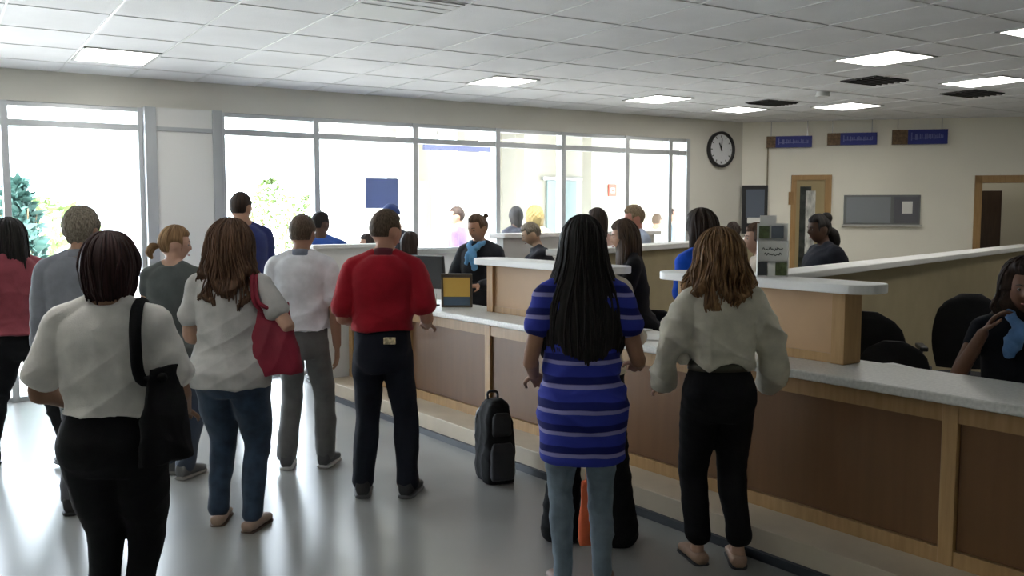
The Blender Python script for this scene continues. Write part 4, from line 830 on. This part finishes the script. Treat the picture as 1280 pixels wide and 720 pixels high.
# brochure stand on screen cap
o = cthing('brochure_stand', 'white tiered brochure stand with pictures and script lettering, on the white screen cap', 'brochure stand', .45, .43, 1.36, R(-48))
MB().box(-.085, .085, .0, .012, 0, .30).build('back_board', M['white'], o); MB().box(-.07, .02, .0, .012, .30, .345).build('header', M['white'], o)
MB().box(-.085, .085, -.07, .0, 0, .006).build('base', M['white'], o)
for sx in (-.085, .081): MB().box(sx, sx + .004, -.07, 0, 0, .20).build('side', M['white'], o)
MB().box(-.083, .083, -.045, -.040, .085, .20).build('script_panel', M['paper'], o)
def strokes(mb, x0, x1, z, y, hgt, n, rg, th_=.0022):
    xs = np.linspace(x0, x1, n * 4)
    pts = [(x, y, z + hgt * .5 * math.sin(i * 1.57 * rg.uniform(.8, 1.2)) * rg.uniform(.3, 1)) for i, x in enumerate(xs)]
    mb.tube(pts, [th_] * len(pts), n=6, sm=2); return mb
rg_ = random.Random(3); mb = MB(); strokes(mb, -.055, .055, .155, -.047, .022, 6, rg_); strokes(mb, -.045, .05, .125, -.047, .020, 5, rg_); mb.build('script_lettering', mat('ink', (.06, .07, .06), .7), o)
for a, b_, mm in ((-.075, -.018, 'green'), (-.008, .060, 'bordered')): MB().box(a, b_, -.02, -.016, .215, .285).build('brochure', M[mm], o)
for a, b_, mm in ((-.078, -.03, 'screen'), (-.026, .012, 'paper'), (.016, .078, 'green')): MB().box(a, b_, -.066, -.062, .006, .08).build('brochure', M[mm], o)

# desk things behind the counter at right
o = cthing('paper_box', 'white open box of papers on the desk behind the counter, left of the seated clerk', 'box', .80, -.06, .751, R(-20))
MB().box(-.16, .16, -.10, .10, 0, .10).build('box_body', M['paper'], o, bevel=.003); MB().box(-.15, .15, -.09, .09, .101, .115).build('papers', M['white'], o)
o = cthing('ring_binder', 'dark ring binder with pale edge lying on the desk beside the paper box', 'binder', .80, .36, .751, R(10))
MB().box(-.13, .13, -.16, .16, 0, .06).build('cover', M['black'], o, bevel=.004); MB().box(-.131, .12, -.15, .15, .012, .05).build('pages', M['paper'], o)

# ================================================================== CHAIRS
def chair(px, D, rz, label, seatz=.47, top=1.02, z0=0, w=.44):
    x, y = gp(px, D); o = thing('office_chair', label, 'chair', (x, y, 0), R(rz), 'black office chairs behind the counter')
    mb = MB(); mb.loft([(0, 0, seatz - .05, .20, .20), (0, 0, seatz - .03, .235, .225), (0, 0, seatz, .24, .23), (0, 0, seatz + .02, .20, .19)], p=3.5); mb.build('seat', M['blackfab2'], o, smooth=True)
    N = 10; rs = []
    for q in np.linspace(0, 1, N):                  # backrest: curved rounded shield
        z = seatz + .10 + (top - seatz - .10) * q; hw = w / 2 * (.80 + .25 * math.sin(math.pi * min(1, q * .95 + .1))) * (1 if q < .75 else math.sqrt(max(.02, 1 - ((q - .75) / .27) ** 2)))
        y_ = -.20 - .06 * q; ring = []
        for a in np.linspace(0, 6.2832, 28, endpoint=False):
            xx = hw * math.copysign(abs(math.cos(a)) ** .8, math.cos(a)); ring.append((xx, y_ + .05 * (xx / (w / 2)) ** 2 + .028 * math.sin(a), z))
        rs.append(ring)
    MB().rings(rs).build('backrest', M['blackfab2'], o, smooth=True)
    MB().tube([(0, -.10, seatz - .04), (0, -.24, seatz - .02), (0, -.25, seatz + .2)], [.022] * 3, n=8).build('back_bar', M['black'], o, smooth=True)
    for sx in (-1, 1):
        MB().tube([(sx * .2, .02, seatz - .03), (sx * .28, .02, seatz), (sx * .28, .02, seatz + .20)], [.014] * 3, n=8).build('arm_post', M['black'], o, smooth=True)
        MB().box(sx * .28 - .03, sx * .28 + .03, -.12, .14, seatz + .20, seatz + .235).build('armrest', M['black'], o, bevel=.012)
    MB().cyl((0, 0), .028, .10, seatz - .05).build('gas_lift', M['steel'], o, smooth=False)
    for k_ in range(5):
        a = k_ * 2 * math.pi / 5; lg = MB().tube([(0, 0, .10), (.28 * math.cos(a), .28 * math.sin(a), .075)], [.022, .016], n=8, sm=1).build('leg', M['black'], o, smooth=True)
        MB().sphere((.28 * math.cos(a), .28 * math.sin(a), .028), .028, 12, 8).build('castor', M['black'], lg, smooth=True)
    return o
chair(1207, 6.95, -48, 'black office chair with tall rounded back, left of the seated clerk', top=1.13, w=.46)
chair(1102, 6.15, -72, 'black office chair just right of the wood screen, behind a lower chair', top=1.08, w=.46)
chair(1124, 5.65, -58, 'lower black office chair closest to the counter, in front of another chair', top=.96, seatz=.42, w=.40)
chair(834, 7.5, -60, 'black chair between the blazer clerk and the woman in bright blue', top=.95)
chx, chy = gp(1281, 4.65)
o = thing('stool', 'black padded stool under the seated clerk at far right', 'stool', (chx, chy, 0)); MB().cyl((0, 0), .19, .40, .47).build('seat', M['blackfab2'], o, bevel=.02); MB().cyl((0, 0), .025, .04, .40).build('post', M['steel'], o); MB().cyl((0, 0), .22, 0, .03).build('foot', M['black'], o, bevel=.01)

# ================================================================== WALL THINGS
def ahang(name, label, cat, s, z, group=None): 
    p = AM @ Vector((s, 0, z)); return thing(name, label, cat, p, AR, group)
def sign(p0, p1, y0, y1, label, k, split):
    s0, s1 = awx(p0)[0], awx(p1)[0]; zt, zb = awz(p0, y0), awz(p0, y1); o = ahang('hanging_sign', label, 'sign', s0, zb, 'blue service signs'); W_ = s1 - s0; H_ = zt - zb
    o.location = AM @ Vector((s0, -.03, zb))
    MB().box(0, W_ * split, -.035, .02, 0, H_).build('picture_end', M['signbrown'], o); MB().box(W_ * split, W_, -.035, .02, 0, H_).build('board', M['bluesign'], o)
    t = MB(); rg = random.Random(k); x = W_ * (split + .06)
    t.box(x, x + .012, -.038, -.035, H_ * .25, H_ * .8); x += .05
    if k != 2: t.prism([(x, -.038), (x + .03, -.038), (x + .03, -.035), (x, -.035)], H_ * .3, H_ * .7); x += .06
    while x < W_ - .06: 
        t.box(x, x + .012, -.038, -.035, H_ * (.32 + .1 * rg.random()), H_ * (.6 + .12 * rg.random())); x += .022 + (.02 if rg.random() < .2 else 0)
    t.box(W_ * (split + .06), W_ - .06, -.037, -.035, H_ * .38, H_ * .44); t.build('lettering', M['signtxt'], o)
    for q in (.1, .9): MB().box(W_ * q - .004, W_ * q + .004, -.004, .004, H_, min(H_ + .25, CH - zb)).build('hanger', M['steel'], o)
sign(955, 1011, 171, 185, 'first blue wall sign from the clock, with small brown end', 1, .2)
sign(1030, 1091, 167, 182, 'middle blue wall sign, brown picture square at its left end', 2, .26)
sign(1110, 1178, 163, 181, 'third blue wall sign, nearest the oak doorway, with white arrow mark', 3, .28)
o = T(MB().box(awx(957)[0] - .01, awx(957)[0] + .01, -.03, -.01, awz(957, 240), awz(957, 185), AM).build('cable_conduit', mat('conduit', (.28, .24, .16), .6)), 'thin brown conduit hanging below the first blue sign', 'conduit')
def awbox(mb, px0, px1, y0, y1, d0, d1, ref=None): r = ref or px0; return mb.box(awx(px0)[0], awx(px1)[0], d0, d1, awz(r, y1), awz(r, y0), AM)
o = thing('notice_board', 'dark framed display case beside the room corner, under the first blue sign', 'display case', AM @ Vector((awx(942)[0], 0, 0)))
def child_box(o, name, m, px0, px1, y0, y1, d0, d1, ref=None):
    q = awbox(MB(), px0, px1, y0, y1, d0, d1, ref).build(name, m); q.parent = o; q.matrix_parent_inverse = (Matrix.Translation(o.location) @ o.rotation_euler.to_matrix().to_4x4()).inverted(); return q
child_box(o, 'frame', M['black'], 926, 958, 232, 292, -.06, 0); child_box(o, 'glass', M['bordered'], 931, 954, 237, 272, -.065, -.06); child_box(o, 'papers', M['paper'], 933, 953, 272, 279, -.065, -.06)
o = thing('framed_door', 'oak framed glazed door with dark interior view, left of the grey wall window', 'door', AM @ Vector((awx(1012)[0], 0, 0)))
zt_ = awz(988, 219); s0, s1 = awx(987)[0], awx(1037)[0]
def cb(name, m, a, b, d0, d1, z0, z1): q = abox(MB(), a, b, d0, d1, z0, z1).build(name, m); q.parent = o; q.matrix_parent_inverse = Matrix.Translation(o.location).inverted(); return q
cb('jamb', M['oak'], s0, s0 + .07, -.04, 0, 0, zt_); cb('jamb', M['oak'], s1 - .09, s1, -.04, 0, 0, zt_); cb('lintel', M['oak'], s0, s1, -.045, 0, zt_ - .07, zt_)
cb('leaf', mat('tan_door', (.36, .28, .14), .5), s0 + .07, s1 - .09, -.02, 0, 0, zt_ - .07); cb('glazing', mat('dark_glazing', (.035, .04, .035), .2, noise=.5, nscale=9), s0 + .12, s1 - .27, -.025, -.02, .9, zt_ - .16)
cb('poster', mat('pale_poster', (.5, .5, .46), .7, noise=.5, nscale=7, stretch=(3, 3, 1)), s0 + .20, s0 + .33, -.03, -.025, 1.1, zt_ - .22); cb('handle', M['steel'], s1 - .17, s1 - .13, -.06, -.02, 1.0, 1.06)
o = T(awbox(MB(), 984, 990, 240, 256, -.04, 0).build('wall_switch_box', M['oakdark']), 'small brown wall box left of the oak framed glazed door', 'switch box')
o = thing('service_window', 'wide grey glazed service window set in the cream wall', 'window', AM @ Vector((awx(1100)[0], 0, 0)))
child_box(o, 'frame', mat('grey_win_frame', (.16, .17, .17), .5), 1053, 1148, 244, 281, -.03, 0); child_box(o, 'pane', M['smoke'] if False else mat('grey_pane', (.27, .29, .31), .25), 1056, 1111, 246.5, 278.5, -.036, -.03, 1053); child_box(o, 'pane', mat('dark_pane', (.13, .13, .15), .3), 1115, 1146, 246.5, 278.5, -.036, -.03, 1053); child_box(o, 'ledge', mat('ledge', (.5, .5, .46), .5), 1051, 1150, 280.5, 283, -.06, 0, 1053)
T(awbox(MB(), 1125, 1138, 252, 267, -.042, -.037, 1053).build('paper_notice', M['paper']), 'white paper notice taped to the dark right pane of the service window', 'notice')
for i, (z0_, z1_, mm) in enumerate(((1.86, 2.12, 'signbrown'), (1.45, 1.72, 'paper'))):
    q = T(abox(MB(), dx0 + 1.10, dx0 + 1.4, 1.46, 1.49, z0_, z1_).build('wall_notice', M[mm]), ('brown notice on the hall wall at the right edge', 'white notice on the hall wall at the right edge, below the brown one')[i], 'notice')
# clock
o = thing('wall_clock', 'large round wall clock with dark rim in the corner above the window', 'clock', (9.40, WY, 2.60))
mb = MB(); rs = []
for yy, rr in ((0, .245), (-.05, .25), (-.07, .235), (-.05, .212), (-.03, .21)): rs.append([(rr * math.cos(a), yy, rr * math.sin(a)) for a in np.linspace(0, 6.2832, 48, endpoint=False)])
mb.rings(rs, cap=False).build('rim', M['black'], o, smooth=True)
mb = MB(); mb.rings([[(.215 * math.cos(a), yy, .215 * math.sin(a)) for a in np.linspace(0, 6.2832, 48, endpoint=False)] for yy in (-.02, -.032)]).build('face', M['clockface'], o)
t = MB()
for k_ in range(12):
    a = k_ * math.pi / 6; Mx = Matrix.Rotation(a, 4, 'Y'); t.box(-.006, .006, -.036, -.033, .165, .195, Mx)
t.build('hour_marks', M['black'], o)
MB().box(-.007, .007, -.041, -.037, -.02, .15, Matrix.Rotation(R(4), 4, 'Y')).build('minute_hand', M['black'], o); MB().box(-.009, .009, -.046, -.042, -.02, .10, Matrix.Rotation(R(-28), 4, 'Y')).build('hour_hand', M['black'], o)
T(MB().box(4.08, 4.47, WY + .02, WY + .045, 1.77, 2.10).build('window_poster', M['blueposter']), 'plain blue poster on the window glass above the man in red', 'poster')

# ================================================================== OUTSIDE
o = thing('entrance_building', 'pale stucco building wing with canopy seen through the right-hand windows', 'building', (7, 15, 0))
def ob(name, m, x0, x1, y0, y1, z0, z1): q = MB().box(x0 - 7, x1 - 7, y0 - 15, y1 - 15, z0, z1).build(name, M[m] if isinstance(m, str) else m, o); return q
ob('wall', 'stucco', 9.3, 24, 15, 15.3, -.1, 4.5); ob('wall', 'stucco', 6.9, 7.15, 15.0, 18, -.1, 3.4)
ob('canopy', 'stucco', 6.6, 9.2, 15.25, 18, 3.35, 4.6); ob('fascia', 'stucco', 6.6, 9.2, 14.2, 14.35, 3.15, 3.41)
ob('added_shade_roof', 'stucco', 5.1, 26, 10.6, 15.2, 3.42, 3.6)  # walkway roof added to shade the facade and the people below
for x in (6.9, 8.1, 9.35, 10.9, 14.5, 16.3): ob('column', 'stucco', x, x + .28, 14.3, 14.6, -.1, 4.4)
ob('door_frame', 'frame', 8.05, 8.12, 17.4, 17.5, 0, 2.6); ob('back_wall', 'stucco2', 7.1, 9.3, 17.9, 18.1, -.1, 3.3)
for x in (7.3, 8.3): ob('glass_door', mat('pale_glass', (.35, .40, .36), .2), x, x + .8, 17.8, 17.88, 0, 2.4)
ob('side_door', mat('teal_door', (.28, .36, .36), .4), 10.3, 11.0, 14.93, 15.0, 0, 2.35); ob('door_head', 'frame', 10.2, 12.2, 14.92, 15.0, 2.36, 2.42)
ob('window', mat('blue_window', (.25, .33, .38), .2), 15.0, 16.0, 14.93, 15.0, .9, 2.7); ob('downpipe', 'frame', 16.9, 17.0, 14.8, 14.95, 0, 4.4)
o = thing('canopy_sign', 'long grey-blue sign strip hanging over the outside entrance', 'sign', (8.0, 14.25, 2.80)); MB().box(-.75, .75, -.04, .04, 0, .12).build('board', mat('greyblue_sign', (.10, .11, .22), .5), o)
for sx in (-.6, .6): MB().box(sx - .01, sx + .01, -.01, .01, .12, .348).build('bracket', M['frame'], o)
for i, x in enumerate((7.35, 7.8, 8.3, 8.8)):
    q = thing('hanging_lamp', 'small dark lamp hanging under the outside canopy', 'lamp', (x, 14.8, 2.97), 0, 'hanging lamps under the canopy'); MB().cyl((0, 0), .006, .05, .44, 8).build('cord', M['black'], q); MB().loft([(0, 0, -.06, .03, .03), (0, 0, .0, .028, .028), (0, 0, .06, .012, .012)], n=12).build('shade', M['black'], q)
o = thing('red_notice', 'small red notice with white mark on the outside wall', 'notice', (11.95, 14.98, 2.18)); MB().box(-.10, .10, -.02, .0, -.12, .12).build('board', M['red'], o); mb = MB(); mb.box(-.05, .05, -.025, -.02, -.05, -.03); mb.box(-.05, .05, -.025, -.02, .03, .05); mb.box(-.05, -.03, -.025, -.02, -.03, .03); mb.box(.03, .05, -.025, -.02, -.03, .03); mb.build('mark', M['paper'], o)
def bush(x, y, h, r, label, m, n=900, seed=0, name='bush', lsz=.07, cone=0):
    rg = np.random.RandomState(seed); o = thing(name, label, 'bush', (x, y, -.02)); mb = MB()
    for i in range(n):
        a, z = rg.uniform(0, 6.28), rg.uniform(.05, 1) ; rr = r * (math.sin(math.pi * min(1, z * .8 + .2)) ** .6) * (1 - cone * z) * rg.uniform(.5, 1) ** .5 * (1 + .25 * math.sin(a * 3 + z * 9))
        c = np.array([rr * math.cos(a), rr * math.sin(a), z * h]); d = rg.randn(3); d /= np.linalg.norm(d); d[2] = abs(d[2]) * .8; e = np.cross(d, rg.randn(3)); e /= np.linalg.norm(e); s = lsz * rg.uniform(.6, 1.4)
        mb.add([c, c + d * s * .5 + e * s * .3, c + d * s * 1.3, c + d * s * .5 - e * s * .3], [(0, 1, 2, 3)])
    me = mb.mesh('foliage'); me.materials.append(m); f = bpy.data.objects.new('foliage', me); COL.objects.link(f); f.parent = o
    st = MB()
    for k_ in range(5): a = k_ * 1.3; st.tube([(.03 * math.cos(a), .03 * math.sin(a), 0), (r * .3 * math.cos(a), r * .3 * math.sin(a), h * .45), (r * .5 * math.cos(a), r * .5 * math.sin(a), h * .85)], [.03, .02, .008], n=6, sm=2)
    st.build('stems', M['bark'], o, smooth=True)
bush(4.55, 14.2, 2.25, .62, 'pale green leafy bush outside, beside the man in the navy shirt', M['leaf'], 1500, 1)
bush(5.85, 16.1, 2.05, .40, 'narrow pale green shrub outside, left of the second mullion', M['leaf'], 1000, 2, 'shrub')
bush(.93, 12.6, 2.1, .42, 'blue-green spiky shrub outside at the far left', M['leafb'], 1400, 3, 'shrub', .13, .5)
bush(2.6, 34, 2.15, 2.6, 'distant hedge clump beyond the left window', M['leaf'], 900, 4, 'hedge', .3)
